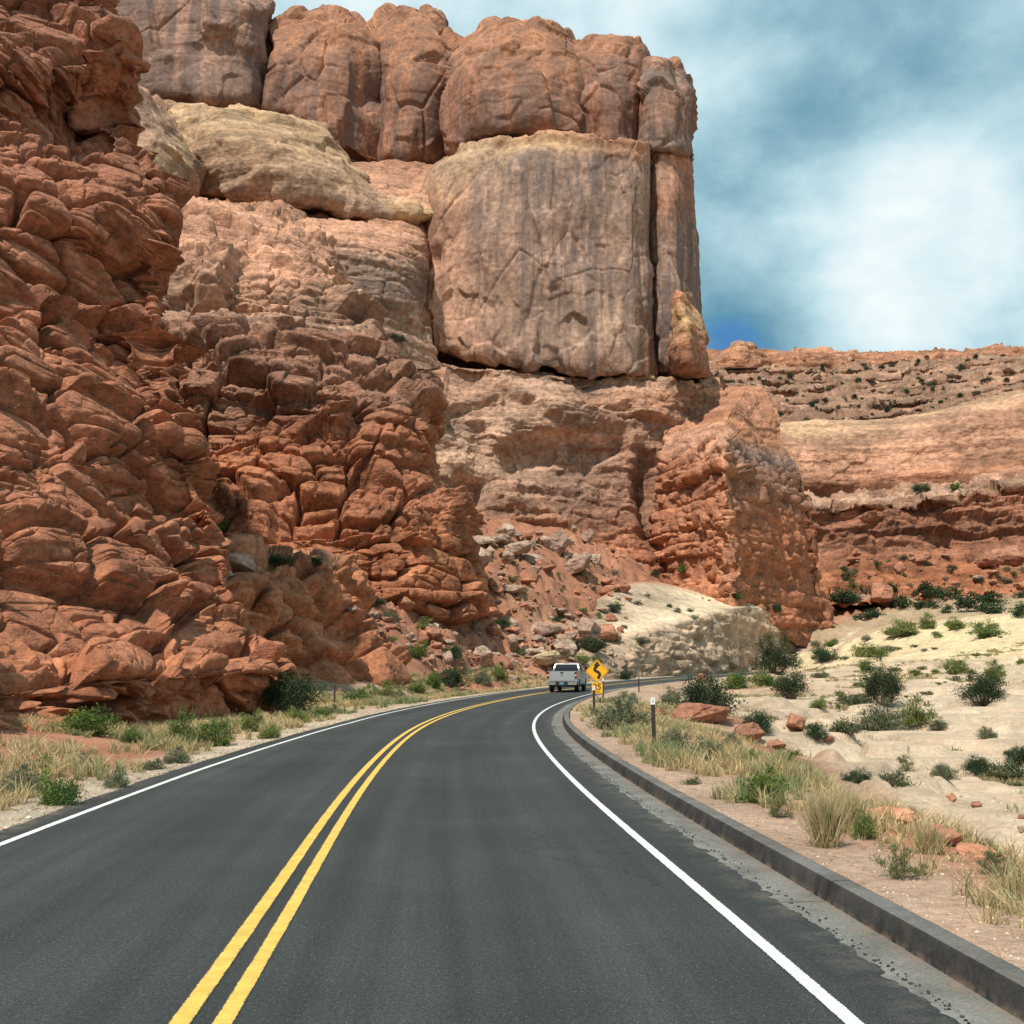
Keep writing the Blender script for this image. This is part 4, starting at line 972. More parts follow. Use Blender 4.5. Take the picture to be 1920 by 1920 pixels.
# the fit works on log-polar coordinates so that near and far points weigh alike
def lp(XY):
    r = np.hypot(XY[:, 0], XY[:, 1] + 12); a = np.arctan2(XY[:, 0], XY[:, 1] + 12)
    return np.stack([np.log(np.maximum(r, 2)) * 1.0, a * 1.3], -1)
_ctl = np.concatenate([_gw, _extra])
_cz = _ctl[:, 2] / (np.hypot(_ctl[:, 0], _ctl[:, 1]) + 18)     # as slopes
_cp = lp(_ctl[:, :2]); _tw = tps_fit(_cp, _cz, 0.0006)
_roadpts = RL[::6]; _roadpts = _roadpts[(_roadpts[:, 1] < 230)]
def gsurf(XY):
    """the smooth ground level"""
    q = lp(XY); out = np.zeros(len(XY))
    for a in range(0, len(q), 60000):
        b = q[a:a + 60000]
        d2 = ((b[:, None] - _cp[None]) ** 2).sum(2)
        out[a:a + 60000] = 0.5 * (d2 * np.log(np.maximum(d2, 1e-12))) @ _tw[:-3] + _tw[-3] + b @ _tw[-2:]
    return out * (np.hypot(XY[:, 0], XY[:, 1]) + 18)
def slick_amt(XY, off):
    q = lp(XY); cp = lp(_gw[:, :2]); s = np.array([g[4] for g in GP], float); c = np.array([g[3] for g in GP], float)
    so = np.zeros(len(XY)); co = np.zeros((len(XY), 4))
    for a in range(0, len(q), 60000):
        b = q[a:a + 60000]
        w = 1 / (((b[:, None] - cp[None]) ** 2).sum(2) + 0.0008) ** 2
        w /= w.sum(1, keepdims=True)
        so[a:a + 60000] = w @ s; co[a:a + 60000] = w @ c
    return so, co
def seam(XY):
    """how near a point is to a crack between two swells of slickrock (0 in the crack)"""
    r = np.hypot(XY[:, 0], XY[:, 1]); k = 1 + 60 * 0.006
    P = np.stack([XY[:, 0], XY[:, 1], np.zeros(len(XY))], -1)
    Pw = P + 2.2 * np.stack([fbm(P, 9, 3, 211), fbm(P, 9, 3, 212), 0 * P[:, 0]], -1)
    F1, F2, H, D = vor(Pw, (13 * k, 8 * k, 50), 213)
    return F2 - F1
def ground_z(XY, full=False):
    XY = np.asarray(XY, float)
    r = np.hypot(XY[:, 0], XY[:, 1])
    off = road_off(XY); RLf = leftf(XY[:, 1]) - 0.42
    z = gsurf(XY)
    far = sstep(320, 700, r); z = z * (1 - far) + 18 * far
    P = np.stack([XY[:, 0], XY[:, 1], np.zeros(len(XY))], -1)
    sl, c = slick_amt(XY, off)
    sl = sstep(0.35, 0.75, sl)
    # slickrock: broad swells with low stepped edges
    sw = fbm(P, (14, 9, 10), 4, 201); k = 1 + r * 0.006
    Pw = P + 2.2 * np.stack([fbm(P, 9, 3, 211), fbm(P, 9, 3, 212), 0 * P[:, 0]], -1)
    e1 = seam(XY)
    F1, F2, H2, D2 = vor(Pw + 31, (5.5, 3.2, 50), 214); e2 = F2 - F1
    near_s = sstep(170, 60, r)
    z = z + sl * (0.30 * k * sw + near_s * (0.95 * (1 - np.exp(-e1 / 0.13)) - 0.65) + 0.16 * (1 - np.exp(-e2 / 0.12)) + 0.10 * k * fbm(P, (4.5, 3.0, 5), 4, 202))
    q = z / 0.34 + 0.8 * fbm(P, (7, 5, 5), 4, 203); f = q - np.floor(q)
    z = z + sl * 0.34 * (sstep(0.74, 1.0, f) - f) * 0.95 + sl * near_s * cracks(P, (9, 5.5, 50), 216, 0.35, 0.14, 0.95, 0.2) + 0.04 * sl * crease(P, (1.6, 1.1, 5), 4, 215)
    rough = 1 - sl
    z = z + rough * (0.05 * fbm(P, 1.3, 4, 204) + np.clip((r - 40) / 60, 0, 1) * 0.9 * fbm(P, 9, 5, 205)) * sstep(0.3, 2.5, np.minimum(np.abs(off - KB - 0.3), np.abs(off - RLf)))
    tal = rough * np.clip((r - 75) / 25, 0, 1) * sstep(2.0, 8.0, -off) * (XY[:, 0] > -40)
    z = z + tal * (np.clip(blocks(P, (4.5, 4.5, 4.5), 207, 0.6, 0.8, 0.35, 0.1, warp=0.3), -0.6, 1.3) * 0.9 + 0.6 * blocks(P, (1.6, 1.6, 1.6), 208, 0.4, 0.6, 0.2, 0.1, warp=0.3) + 0.5 * crease(P, 3.0, 4, 209))
    q = z / 2.2 + 0.6 * fbm(P, (16, 16, 9), 4, 210); f = q - np.floor(q)
    z = z + tal * 2.2 * (sstep(0.62, 0.95, f) - f) * 0.45
    # level with the road, dropping under it
    right = off > -LANE
    dist = np.where(right, off - KB - 0.28, RLf - off)
    w = sstep(0.0, 5.0, dist) if not full else sstep(0.0, 5.0, dist)
    w = np.where(right, sstep(1.0, 3.6, dist), sstep(0.4, 5.5, dist))
    w = np.maximum(w, sstep(150, 162, XY[:, 1]))
    lvl = RZ(XY[:, 1]) + np.where(right, 0.135, -0.01) + 0.03 * fbm(P, 0.8, 3, 206) * sstep(0.05, 0.6, dist)
    under = dist < 0
    z = z * w + lvl * (1 - w)
    under = under & (XY[:, 1] < 160)
    z = np.where(under, RZ(XY[:, 1]) + np.where(right & (off > 0.3), -0.30, -0.25), z)
    near = (r < 260)
    z = np.where(near | (dist > 12), z, np.minimum(z, z))
    return z, off, sl, c, dist

def ground_mat():
    m, T, b = new_mat('ground')
    pos = T.node('ShaderNodeNewGeometry').outputs['Position']; att = T.node('ShaderNodeAttribute'); att.attribute_name = 'Col'
    sl = att.outputs['Alpha']
    a = T.noise(pos, 0.7, 7, 0.66, 0.4); f = T.noise(pos, 9, 6, 0.7); g = T.noise(pos, 55, 3, 0.7); big = T.noise(pos, 0.11, 5, 0.6, 0.5)
    k = T.math('MULTIPLY', T.map(a, 0.3, 0.7, 0.78, 1.2), T.map(f, 0.3, 0.7, 0.80, 1.18)); k = T.math('MULTIPLY', k, T.map(g, 0.3, 0.7, 0.80, 1.2)); k = T.math('MULTIPLY', k, T.map(big, 0.3, 0.7, 0.88, 1.1))
    km = T.node('ShaderNodeCombineXYZ')
    for i in range(3): T.put(km.inputs[i], k)
    col = T.mix(1.0, att.outputs['Color'], km.outputs[0], 'MULTIPLY')
    # lichen-grey stains on slickrock, rusty soil patches on dirt
    lic = T.map(T.noise(pos, 0.45, 8, 0.75, 0.6), 0.58, 0.66, 0, 0.55)
    col = T.mix(T.math('MULTIPLY', lic, sl), col, (0.30, 0.215, 0.165, 1))
    pk = T.map(T.noise(pos, 0.2, 5, 0.7, 0.8), 0.52, 0.62, 0, 0.4)
    col = T.mix(T.math('MULTIPLY', pk, sl), col, (0.55, 0.36, 0.25, 1))
    T.put(b.inputs['Base Color'], col); b.inputs['Roughness'].default_value = 0.95; b.inputs['Specular IOR Level'].default_value = 0.12
    bp = T.node('ShaderNodeBump'); bp.inputs['Strength'].default_value = 0.8; bp.inputs['Distance'].default_value = 0.12
    T.put(bp.inputs['Height'], T.math('ADD', T.noise(pos, 1.6, 8, 0.68, 0.2), T.math('MULTIPLY', T.noise(pos, 14, 5, 0.7), 0.35))); T.l.new(bp.outputs[0], b.inputs['Normal'])
    return m
M_GROUND = ground_mat()
def make_ground():
    r = np.concatenate([np.linspace(0.3, 4, 10), np.exp(np.linspace(math.log(4.2), math.log(340), 780)), np.exp(np.linspace(math.log(350), math.log(9000), 40))])
    a = np.radians(np.concatenate([np.linspace(-180, -44, 60)[:-1], np.linspace(-44, 44, 700), np.linspace(44, 180, 60)[1:]]))
    A, R = np.meshgrid(a, r)
    XY = np.stack([R * np.sin(A), R * np.cos(A)], -1).reshape(-1, 2)
    st = 16000
    parts = list(POOL.map(lambda a: ground_z(XY[a:a + st]), range(0, len(XY), st)))
    z, off, sl, c, dist = [np.concatenate([q[k] for q in parts]) for k in range(5)]
    rr = np.hypot(XY[:, 0], XY[:, 1])
    # verge colours beside the road: pale gravel at the edge, pinkish dirt behind the kerb
    c = c.copy()
    e = sstep(1.6, 0.2, dist) * (dist > -0.2) * (rr < 260)
    pal = np.where((off > -LANE)[:, None], np.array([C(0.40, 0.275, 0.20)]), np.array([C(0.47, 0.39, 0.29)]))
    c = c * (1 - e[:, None]) + pal * e[:, None]
    c[:, 3] = sl
    o = mesh_np('ground', np.concatenate([XY, z[:, None]], 1), gridq(len(a), len(r)), M_GROUND, c)
    tag(o, 'desert ground with pale slickrock swells, red soil and dry verges', 'ground', kind='structure')
make_ground()
# ------------------------------------------------------------------ where things stand
bpy.context.view_layer.update()
def on_surface(px, py, names=('ground',)):
    """the nearest point of the named surfaces seen at a pixel"""
    o = Vector((0, 0, EYE)); d = Vector([float(a) for a in ray(px, py)]).normalized()
    best = None
    for n in names:
        ok, loc, nr, _ = bpy.data.objects[n].ray_cast(o, d)
        if ok and (best is None or (loc - o).length < (best - o).length): best = loc.copy()
    return best

# ------------------------------------------------------------------ plants
def leaf_mat():
    m, T, b = new_mat('leaves')
    att = T.attr('Col'); pos = T.node('ShaderNodeNewGeometry').outputs['Position']
    k = T.map(T.noise(pos, 2.5, 3, 0.6), 0.3, 0.7, 0.8, 1.2)
    km = T.node('ShaderNodeCombineXYZ')
    for i in range(3): T.put(km.inputs[i], k)
    col = T.mix(1.0, att, km.outputs[0], 'MULTIPLY')
    T.put(b.inputs['Base Color'], col); b.inputs['Roughness'].default_value = 0.75; b.inputs['Specular IOR Level'].default_value = 0.2
    tr = T.node('ShaderNodeBsdfTranslucent'); T.put(tr.inputs[0], col)
    mx = T.node('ShaderNodeMixShader'); mx.inputs[0].default_value = 0.28
    T.l.new(b.outputs[0], mx.inputs[1]); T.l.new(tr.outputs[0], mx.inputs[2])
    out = [n for n in T.n if n.type == 'OUTPUT_MATERIAL'][0]; T.l.new(mx.outputs[0], out.inputs[0])
    return m
def bark_mat():
    m, T, b = new_mat('bark')
    pos = T.node('ShaderNodeNewGeometry').outputs['Position']
    T.put(b.inputs['Base Color'], T.ramp(T.noise(pos, 18, 4, 0.7), [(0.3, (0.07, 0.05, 0.038)), (0.7, (0.20, 0.155, 0.115))])); b.inputs['Roughness'].default_value = 0.95
    return m
M_LEAF, M_BARK = leaf_mat(), bark_mat()

def rot_to(d):
    """frames (a, b) square to the unit vectors d"""
    up = np.where(np.abs(d[:, 2:3]) > 0.9, np.array([[1.0, 0, 0]]), np.array([[0, 0, 1.0]]))
    a = np.cross(d, up); a /= np.linalg.norm(a, axis=1, keepdims=True)
    return a, np.cross(d, a)

def leaves(P, D, L, Wd, col, rng):
    """one pointed leaf (a kite of two triangles' worth of quad) per row"""
    a, b = rot_to(D)
    th = rng.uniform(0, 6.283, len(P))[:, None]
    s = a * np.cos(th) + b * np.sin(th)
    V = np.stack([P, P + D * (L * 0.45)[:, None] + s * (Wd * 0.5)[:, None], P + D * L[:, None], P + D * (L * 0.45)[:, None] - s * (Wd * 0.5)[:, None]], 1)
    Q = np.arange(len(P) * 4).reshape(-1, 4)
    return V.reshape(-1, 3), Q, np.repeat(col, 4, axis=0)

def tubes(segs, n=4):
    """tapered tubes: list of (points k x 3, radii k)"""
    Vs, Qs, o = [], [], 0
    for pts, rad in segs:
        pts = np.asarray(pts, float); d = np.gradient(pts, axis=0); d /= np.maximum(np.linalg.norm(d, axis=1, keepdims=True), 1e-9)
        a, b = rot_to(d)
        t = np.arange(n) * 2 * math.pi / n
        ring = pts[:, None] + np.asarray(rad)[:, None, None] * (a[:, None] * np.cos(t)[None, :, None] + b[:, None] * np.sin(t)[None, :, None])
        k = len(pts)
        i = np.arange(k * n).reshape(k, n)
        Q = np.stack([i[:-1], np.roll(i, -1, 1)[:-1], np.roll(i, -1, 1)[1:], i[1:]], -1).reshape(-1, 4)
        Vs.append(ring.reshape(-1, 3)); Qs.append(Q + o); o += k * n
    return np.concatenate(Vs), np.concatenate(Qs)

def plant_geo(kind, seed, dense_=1.0):
    """a plant one metre wide: (stem mesh, leaf mesh)"""
    g = np.random.default_rng(seed)
    S = dict(
        juniper=dict(h=0.80, nc=60, nl=70, cr=0.115, L=0.034, w=0.017, up=0.25, cols=[(0.030, 0.052, 0.022), (0.055, 0.085, 0.034), (0.020, 0.036, 0.018), (0.075, 0.095, 0.045)], shell=0.55, base=0.16),
        dark=dict(h=0.62, nc=48, nl=52, cr=0.11, L=0.042, w=0.016, up=0.5, cols=[(0.040, 0.075, 0.030), (0.065, 0.105, 0.045), (0.030, 0.050, 0.025)], shell=0.5, base=0.05),
        sage=dict(h=0.58, nc=46, nl=30, cr=0.10, L=0.085, w=0.016, up=0.8, cols=[(0.15, 0.17, 0.10), (0.20, 0.21, 0.13), (0.11, 0.13, 0.075), (0.24, 0.22, 0.13)], shell=0.45, base=0.02),
        rabbit=dict(h=0.68, nc=44, nl=30, cr=0.11, L=0.095, w=0.018, up=0.9, cols=[(0.13, 0.18, 0.055), (0.19, 0.23, 0.070), (0.09, 0.13, 0.045), (0.27, 0.27, 0.07)], shell=0.45, base=0.02),
        green=dict(h=0.72, nc=46, nl=46, cr=0.11, L=0.058, w=0.020, up=0.7, cols=[(0.075, 0.135, 0.035), (0.11, 0.18, 0.05), (0.05, 0.09, 0.028), (0.20, 0.24, 0.05)], shell=0.45, base=0.02),
        low=dict(h=0.34, nc=36, nl=26, cr=0.11, L=0.070, w=0.024, up=0.5, cols=[(0.10, 0.125, 0.06), (0.14, 0.16, 0.08), (0.07, 0.085, 0.045), (0.20, 0.18, 0.10)], shell=0.4, base=0.0),
        wispy=dict(h=1.15, nc=34, nl=20, cr=0.10, L=0.12, w=0.016, up=1.3, cols=[(0.17, 0.19, 0.08), (0.24, 0.24, 0.11), (0.12, 0.15, 0.06)], shell=0.5, base=0.05))[kind]
    nc = S['nc']; h = S['h']
    # clump centres in a lopsided dome with gaps
    c = g.normal(size=(nc, 3)); c /= np.linalg.norm(c, axis=1, keepdims=True); c[:, 2] = np.abs(c[:, 2])
    r = S['shell'] + (1 - S['shell']) * g.random(nc) ** 0.6
    lob = 0.72 + 0.38 * np.sin(np.arctan2(c[:, 1], c[:, 0]) * 2 + g.uniform(0, 6)) * g.uniform(0.4, 0.9) + 0.15 * g.normal(size=nc)
    c = c * (r * np.clip(lob, 0.45, 1.15))[:, None] * np.array([0.46, 0.46, 1]); c[:, 2] = S['base'] + c[:, 2] * (h - S['base'] - 0.05)
    segs = []
    nst = 5 if kind == 'juniper' else 12
    roots = g.normal(size=(nst, 2)) * (0.025 if kind == 'juniper' else 0.05)
    for k in range(nc):
        b = np.array([*roots[k % nst], -0.06])
        m = b * 0.5 + c[k] * 0.5 + g.normal(size=3) * 0.05; m[2] = max(m[2] - (0.08 if kind == 'juniper' else 0.0), 0.02)
        r0 = 0.026 if kind == 'juniper' and k < 14 else 0.009
        segs.append((np.array([b, b * 0.6 + m * 0.4, m, c[k]]), [r0, r0 * 0.8, r0 * 0.5, 0.003]))
    sv, sq = tubes(segs)
    nl = int(S['nl'] * 1.9 * dense_)
    P = (c[:, None] + g.normal(size=(nc, nl, 3)) * S['cr'] * np.array([0.62, 0.62, 0.5]) * g.uniform(0.6, 1.2, (nc, 1, 1))).reshape(-1, 3)
    P[:, 2] = np.maximum(P[:, 2], 0.01)
    D = g.normal(size=P.shape); D += np.array([0, 0, S['up'] * 1.4]) + 0.9 * P * np.array([1, 1, 0]); D /= np.linalg.norm(D, axis=1, keepdims=True)
    pal = np.array(S['cols'])
    ci = g.integers(0, len(pal), nc)
    col = pal[np.where(g.random((nc, nl)) < 0.6, ci[:, None], g.integers(0, len(pal), (nc, nl)))].reshape(-1, 3) * g.uniform(0.75, 1.3, (nc * nl, 1))
    z = 1 / math.sqrt(dense_)
    lv, lq, lc = leaves(P, D, S['L'] * z * g.uniform(0.6, 1.3, len(P)), S['w'] * z * g.uniform(0.7, 1.3, len(P)), np.concatenate([col, np.ones((len(col), 1))], 1), g)
    return (sv, sq), (lv, lq, lc)

PROTO = {}
def make_plant(kind, v, parts=True):
    """a prototype: an Empty with stems and foliage, or one mesh for the small far ones"""
    name = dict(juniper='juniper_tree', dark='desert_bush', sage='sagebrush', rabbit='rabbitbrush', green='leafy_bush', low='low_shrub', wispy='twiggy_shrub')[kind]
    if parts:
        (sv, sq), (lv, lq, lc) = plant_geo(kind, 1000 + v * 7 + sum(map(ord, kind)))
        e = empty(name, (0, 0, 0))
        mesh_np('trunk' if kind == 'juniper' else 'stems', sv, sq, M_BARK, smooth=True, parent=e)
        mesh_np('crown' if kind == 'juniper' else 'foliage', lv, lq, M_LEAF, lc, smooth=False, parent=e)
        return e
    (sv, sq), (lv, lq, lc) = plant_geo(kind, 2000 + v * 7 + sum(map(ord, kind)), 0.14)
    return mesh_np(name, lv, lq, M_LEAF, lc, smooth=False)
def plant(kind, v, loc, width, label, group=None, parts=True, hs=1.0, cat=None):
    key = (kind, v, parts)
    if key not in PROTO: PROTO[key] = o = make_plant(kind, v, parts); fresh = True
    else:
        p = PROTO[key]; o = p.copy(); COL.objects.link(o)
        for ch in p.children:
            c = ch.copy(); c.parent = o; COL.objects.link(c)
    for k in ('label', 'group', 'category'):
        if k in o: del o[k]
    o.location = loc; o.rotation_euler = (0, 0, random.uniform(0, 6.28)); o.scale = (width, width, width * hs)
    tag(o, label, cat or ('tree' if kind == 'juniper' else 'shrub'), group)
    return o

def px_plant(kind, v, px, py, w, label, group=None, hs=1.0, names=('ground',), parts=True):
    p = on_surface(px, py, names)
    if p is None: return
    d = p.y
    plant(kind, v, (p.x, p.y, p.z - 0.02), 1.22 * w * d / 2000.0, label, group, parts, hs)

PL = [
    # on and beside the slickrock
    ('juniper', 0, 1456, 1264, 80, 1.0, 'dark juniper where the far end of the road disappears behind the bank'),
    ('juniper', 1, 1325, 1350, 118, 0.85, 'broad dark juniper above the tan dirt mound, right of the black marker post'),
    ('juniper', 2, 1480, 1310, 66, 0.95, 'small juniper with bare grey twigs on its left, alone on pale slickrock'),
    ('juniper', 3, 1655, 1318, 88, 0.95, 'round dark juniper standing in the middle of the pale slickrock'),
    ('juniper', 1, 1845, 1320, 84, 0.85, 'open crowned juniper showing its branches, farthest right on the slickrock'),
    ('dark', 0, 1545, 1240, 54, 1.0, 'dark bush on the slickrock just right of the juniper at the road end'),
    ('green', 0, 1382, 1290, 46, 1.0, 'green bush between the broad dark juniper and the far road'),
    ('rabbit', 0, 1432, 1288, 52, 1.0, 'yellow green bush at the foot of the juniper by the road end'),
    ('sage', 0, 1655, 1368, 92, 0.85, 'wide grey green bush in the crack across the middle slickrock swell'),
    ('rabbit', 1, 1715, 1358, 70, 0.9, 'yellowish bush touching the wide grey green bush on the slickrock'),
    ('dark', 1, 1420, 1372, 66, 1.0, 'dusky bush beside the red block below the broad juniper'),
    ('dark', 2, 1528, 1384, 48, 1.0, 'dark spiky bush left of the flat green patch on the slickrock'),
    ('low', 0, 1585, 1372, 72, 1.0, 'flat green patch of shrub in a hollow of the slickrock'),
    ('wispy', 0, 1700, 1446, 32, 1.0, 'upright pale green twiggy shrub rising from a crack in the near slickrock'),
    ('dark', 0, 1606, 1468, 54, 0.9, 'dark green bush at the lip of the nearest slickrock swell'),
    ('low', 1, 1672, 1470, 84, 0.8, 'olive ground hugging shrub under the upright twiggy shrub'),
    ('sage', 1, 1772, 1460, 42, 1.0, 'grey bush at the right end of the olive ground hugging shrub'),
    ('dark', 1, 1832, 1448, 52, 1.0, 'dark bush with a long low skirt near the right picture edge'),
    ('low', 2, 1885, 1450, 84, 0.8, 'long low shrub to the right of the dark bush near the picture edge'),
    ('dark', 2, 1912, 1432, 52, 1.1, 'tall dark bush cut off by the right picture edge'),
    ('sage', 2, 1852, 1384, 40, 0.9, 'small dusty shrub on the crest of the right slickrock swell'),
    ('sage', 0, 1762, 1366, 34, 0.9, 'pale sprig of brush high on the crest, right of the yellowish bush'),
    ('rabbit', 0, 1535, 1328, 34, 1.0, 'little yellow green tuft of brush right of the small twiggy juniper'),
    ('low', 0, 1600, 1318, 84, 0.6, 'thin strip of olive brush left of the round juniper'),
    ('green', 1, 1622, 1256, 24, 1.0, 'small green bush on the slickrock above the round juniper'),
    ('low', 1, 1540, 1270, 34, 0.9, 'small olive mat of brush on the slickrock below the dark bush by the road end'),
    ('rabbit', 2, 1795, 1262, 52, 0.8, 'spreading yellow green bush on sunlit slickrock above the open crowned juniper'),
    ('rabbit', 1, 1866, 1268, 46, 0.8, 'light green bush right of the spreading one on sunlit slickrock'),
    ('rabbit', 0, 1632, 1232, 70, 0.6, 'wide yellow green mat of brush on the cream slope'),
    ('green', 2, 1558, 1212, 24, 0.9, 'green sprig at the top left of the cream slope'),
    ('rabbit', 2, 1692, 1192, 84, 0.5, 'long bright green strip of brush on the upper cream slope'),
    ('rabbit', 1, 1738, 1178, 38, 0.9, 'rounded green bush above the long bright strip'),
    ('rabbit', 0, 1790, 1180, 40, 0.9, 'green bush on the upper cream slope, right of the rounded one'),
    ('green', 1, 1848, 1196, 54, 0.8, 'largest light green bush on the upper cream slope'),
    # the right verge
    ('sage', 1, 1160, 1368, 112, 0.85, 'big grey green sagebrush at the foot of the yellow curve sign'),
    ('sage', 2, 1262, 1402, 66, 0.9, 'grey green sagebrush right behind the nearest black marker post'),
    ('sage', 0, 1322, 1426, 92, 0.7, 'dry greyish brush on the verge, second clump right of the marker post'),
    ('sage', 1, 1374, 1404, 50, 0.9, 'sagebrush at the top of the red bank above the verge'),
    ('green', 0, 1436, 1505, 86, 1.1, 'bright green bush on the dry verge above the middle of the kerb'),
    ('wispy', 1, 1462, 1532, 56, 0.9, 'straw coloured twiggy shrub below the bright green verge bush'),
    ('green', 1, 1474, 1440, 42, 1.1, 'green bush between red stones at the slickrock edge'),
    ('rabbit', 1, 1412, 1440, 40, 1.0, 'yellow green bush left of the red stones at the slickrock edge'),
    ('wispy', 2, 1688, 1648, 66, 1.0, 'grey green upright shrub casting a shadow on the bare gravel of the verge'),
    ('rabbit', 2, 1620, 1572, 56, 1.3, 'tall greenish clump right of the tall straw grass'),
    ('low', 2, 1852, 1592, 44, 1.0, 'small olive shrub below the red ledge near the right edge'),
    ('dark', 1, 1712, 1530, 28, 1.0, 'little dark bush at the foot of the broken red ledge'),
    ('wispy', 0, 1860, 1640, 60, 0.8, 'pale green spindly shrub in the grass near the right edge'),
    ('sage', 2, 1178, 1318, 44, 0.8, 'sagebrush on the verge right of the speed plaque'),
    ('sage', 0, 1258, 1322, 60, 0.8, 'dusty sagebrush on the slope between the two farther right marker posts'),
    ('low', 1, 1300, 1470, 40, 1.0, 'olive mat of brush on the bare dirt behind the kerb'),
    # the left verge
    ('green', 2, 112, 1508, 82, 1.05, 'dark green bush with yellow flowering top at the very edge of the road'),
    ('green', 0, 162, 1378, 98, 0.8, 'bright green bush against the foot of the near cliff'),
    ('rabbit', 1, 340, 1396, 66, 1.2, 'taller of the two yellow topped green bushes on the left verge'),
    ('green', 1, 402, 1398, 76, 0.9, 'lower rounded green bush of the pair on the left verge'),
    ('juniper', 2, 548, 1338, 104, 0.95, 'dense dark green tree growing in the notch behind the near cliff'),
    ('rabbit', 0, 556, 1356, 54, 0.9, 'grey green bush in front of the dark tree in the notch'),
    ('sage', 1, 216, 1476, 60, 0.8, 'brownish brush on the road edge right of the yellow flowering bush'),
    ('sage', 2, 36, 1490, 90, 1.0, 'tall grey green weeds at the left picture edge'),
    ('sage', 0, 28, 1364, 56, 1.1, 'grey green brush on the red bank at the left picture edge'),
    ('rabbit', 2, 470, 1372, 54, 1.0, 'yellow green brush between the bush pair and the dark tree'),
    ('low', 0, 130, 1420, 40, 1.0, 'grey mat of brush on the red bank'),
    ('low', 1, 285, 1442, 60, 0.9, 'olive tuft of brush in the straw grass of the left verge'),
    ('green', 2, 668, 1318, 60, 0.7, 'low green bush right of the left marker post'),
    ('rabbit', 1, 722, 1312, 52, 0.8, 'yellow green bush at the foot of the roadside crag'),
    ('green', 0, 600, 1346, 44, 0.7, 'low green bush left of the left marker post'),
    ('dark', 2, 846, 1288, 70, 0.9, 'large dark bush on the verge left of the pickup truck'),
    ('green', 1, 812, 1288, 40, 0.9, 'bright green bush touching the large dark one on the verge'),
    ('rabbit', 0, 780, 1298, 40, 0.9, 'yellow green brush at the right end of the roadside crag'),
    ('sage', 1, 905, 1282, 46, 0.8, 'sagebrush by the road left of the pickup truck'),
    ('rabbit', 2, 935, 1272, 40, 0.9, 'yellowish sagebrush just left of the small far marker post'),
    ('rabbit', 1, 88, 1452, 50, 0.9, 'yellow green brush in the straw grass above the yellow flowering bush'),
    ('sage', 0, 160, 1445, 54, 0.9, 'grey green brush half way between the road and the near cliff'),
    ('sage', 2, 330, 1430, 60, 0.8, 'silvery weeds in front of the two yellow topped bushes'),
    ('rabbit', 0, 505, 1384, 44, 0.9, 'yellow green weeds along the straw edge below the notch'),
    ('green', 2, 246, 1392, 46, 0.9, 'small green bush between the near cliff foot bush and the pair of bushes'),
    ('sage', 1, 620, 1338, 40, 0.7, 'pale sagebrush at the foot of the left marker post'),
    ('sage', 2, 745, 1316, 44, 0.7, 'grey sagebrush right of the low green bush on the far left verge'),
    # the boulder slope
    ('dark', 0, 702, 1134, 42, 0.9, 'dark bush under the corner of the middle cliff'),
    ('sage', 0, 730, 1162, 34, 0.9, 'round grey bush right of the dark bush under the middle cliff'),
    ('sage', 2, 802, 1146, 36, 0.9, 'grey green bush with a pale base on the red slope'),
    ('rabbit', 1, 800, 1180, 34, 0.8, 'yellow green bush lowest of the line down the red slope'),
    ('dark', 1, 940, 1178, 40, 0.9, 'dark bush among the red ledges left of the pale road cut'),
    ('dark', 2, 1150, 1148, 30, 0.9, 'lone dark bush on the smooth grey slope above the road cut'),
    ('juniper', 3, 1112, 1222, 66, 0.55, 'low wide dark green bush under the pile of pale boulders'),
    ('rabbit', 0, 1090, 1244, 40, 0.8, 'yellow green bush above the roof of the pickup truck'),
    ('rabbit', 2, 1032, 1250, 34, 0.8, 'light green bush above the left side of the pickup truck'),
    ('sage', 1, 1118, 1240, 26, 0.8, 'grey bush directly above the tip of the curve sign'),
    ('dark', 0, 1170, 1274, 34, 0.9, 'round dark green bush on the road edge right of the curve sign'),
    ('dark', 1, 848, 1234, 50, 0.9, 'dark bush among boulders above the large verge bush'),
    ('green', 2, 782, 1232, 46, 0.9, 'green bush above the right end of the roadside crag'),
    ('sage', 0, 1200, 1206, 46, 0.5, 'low sagebrush on the lip of the pale road cut'),
    ('sage', 2, 985, 1228, 26, 1.0, 'small bush among pale stones above the far marker post'),
    ('low', 0, 760, 1090, 30, 1.0, 'olive mat of brush high on the red slope'),
    ('sage', 1, 1085, 1078, 28, 0.9, 'dark sagebrush leaning on the wide grey boulder'),
    ('low', 2, 960, 1088, 30, 0.9, 'faint olive brush in the middle of the boulder slope'),
]
ON = ('ground', 'road_cut', 'roadside_crag')
for kind, v, px, py, w, hs, lab in PL: px_plant(kind, v, px, py, w, lab, None, hs, ON)
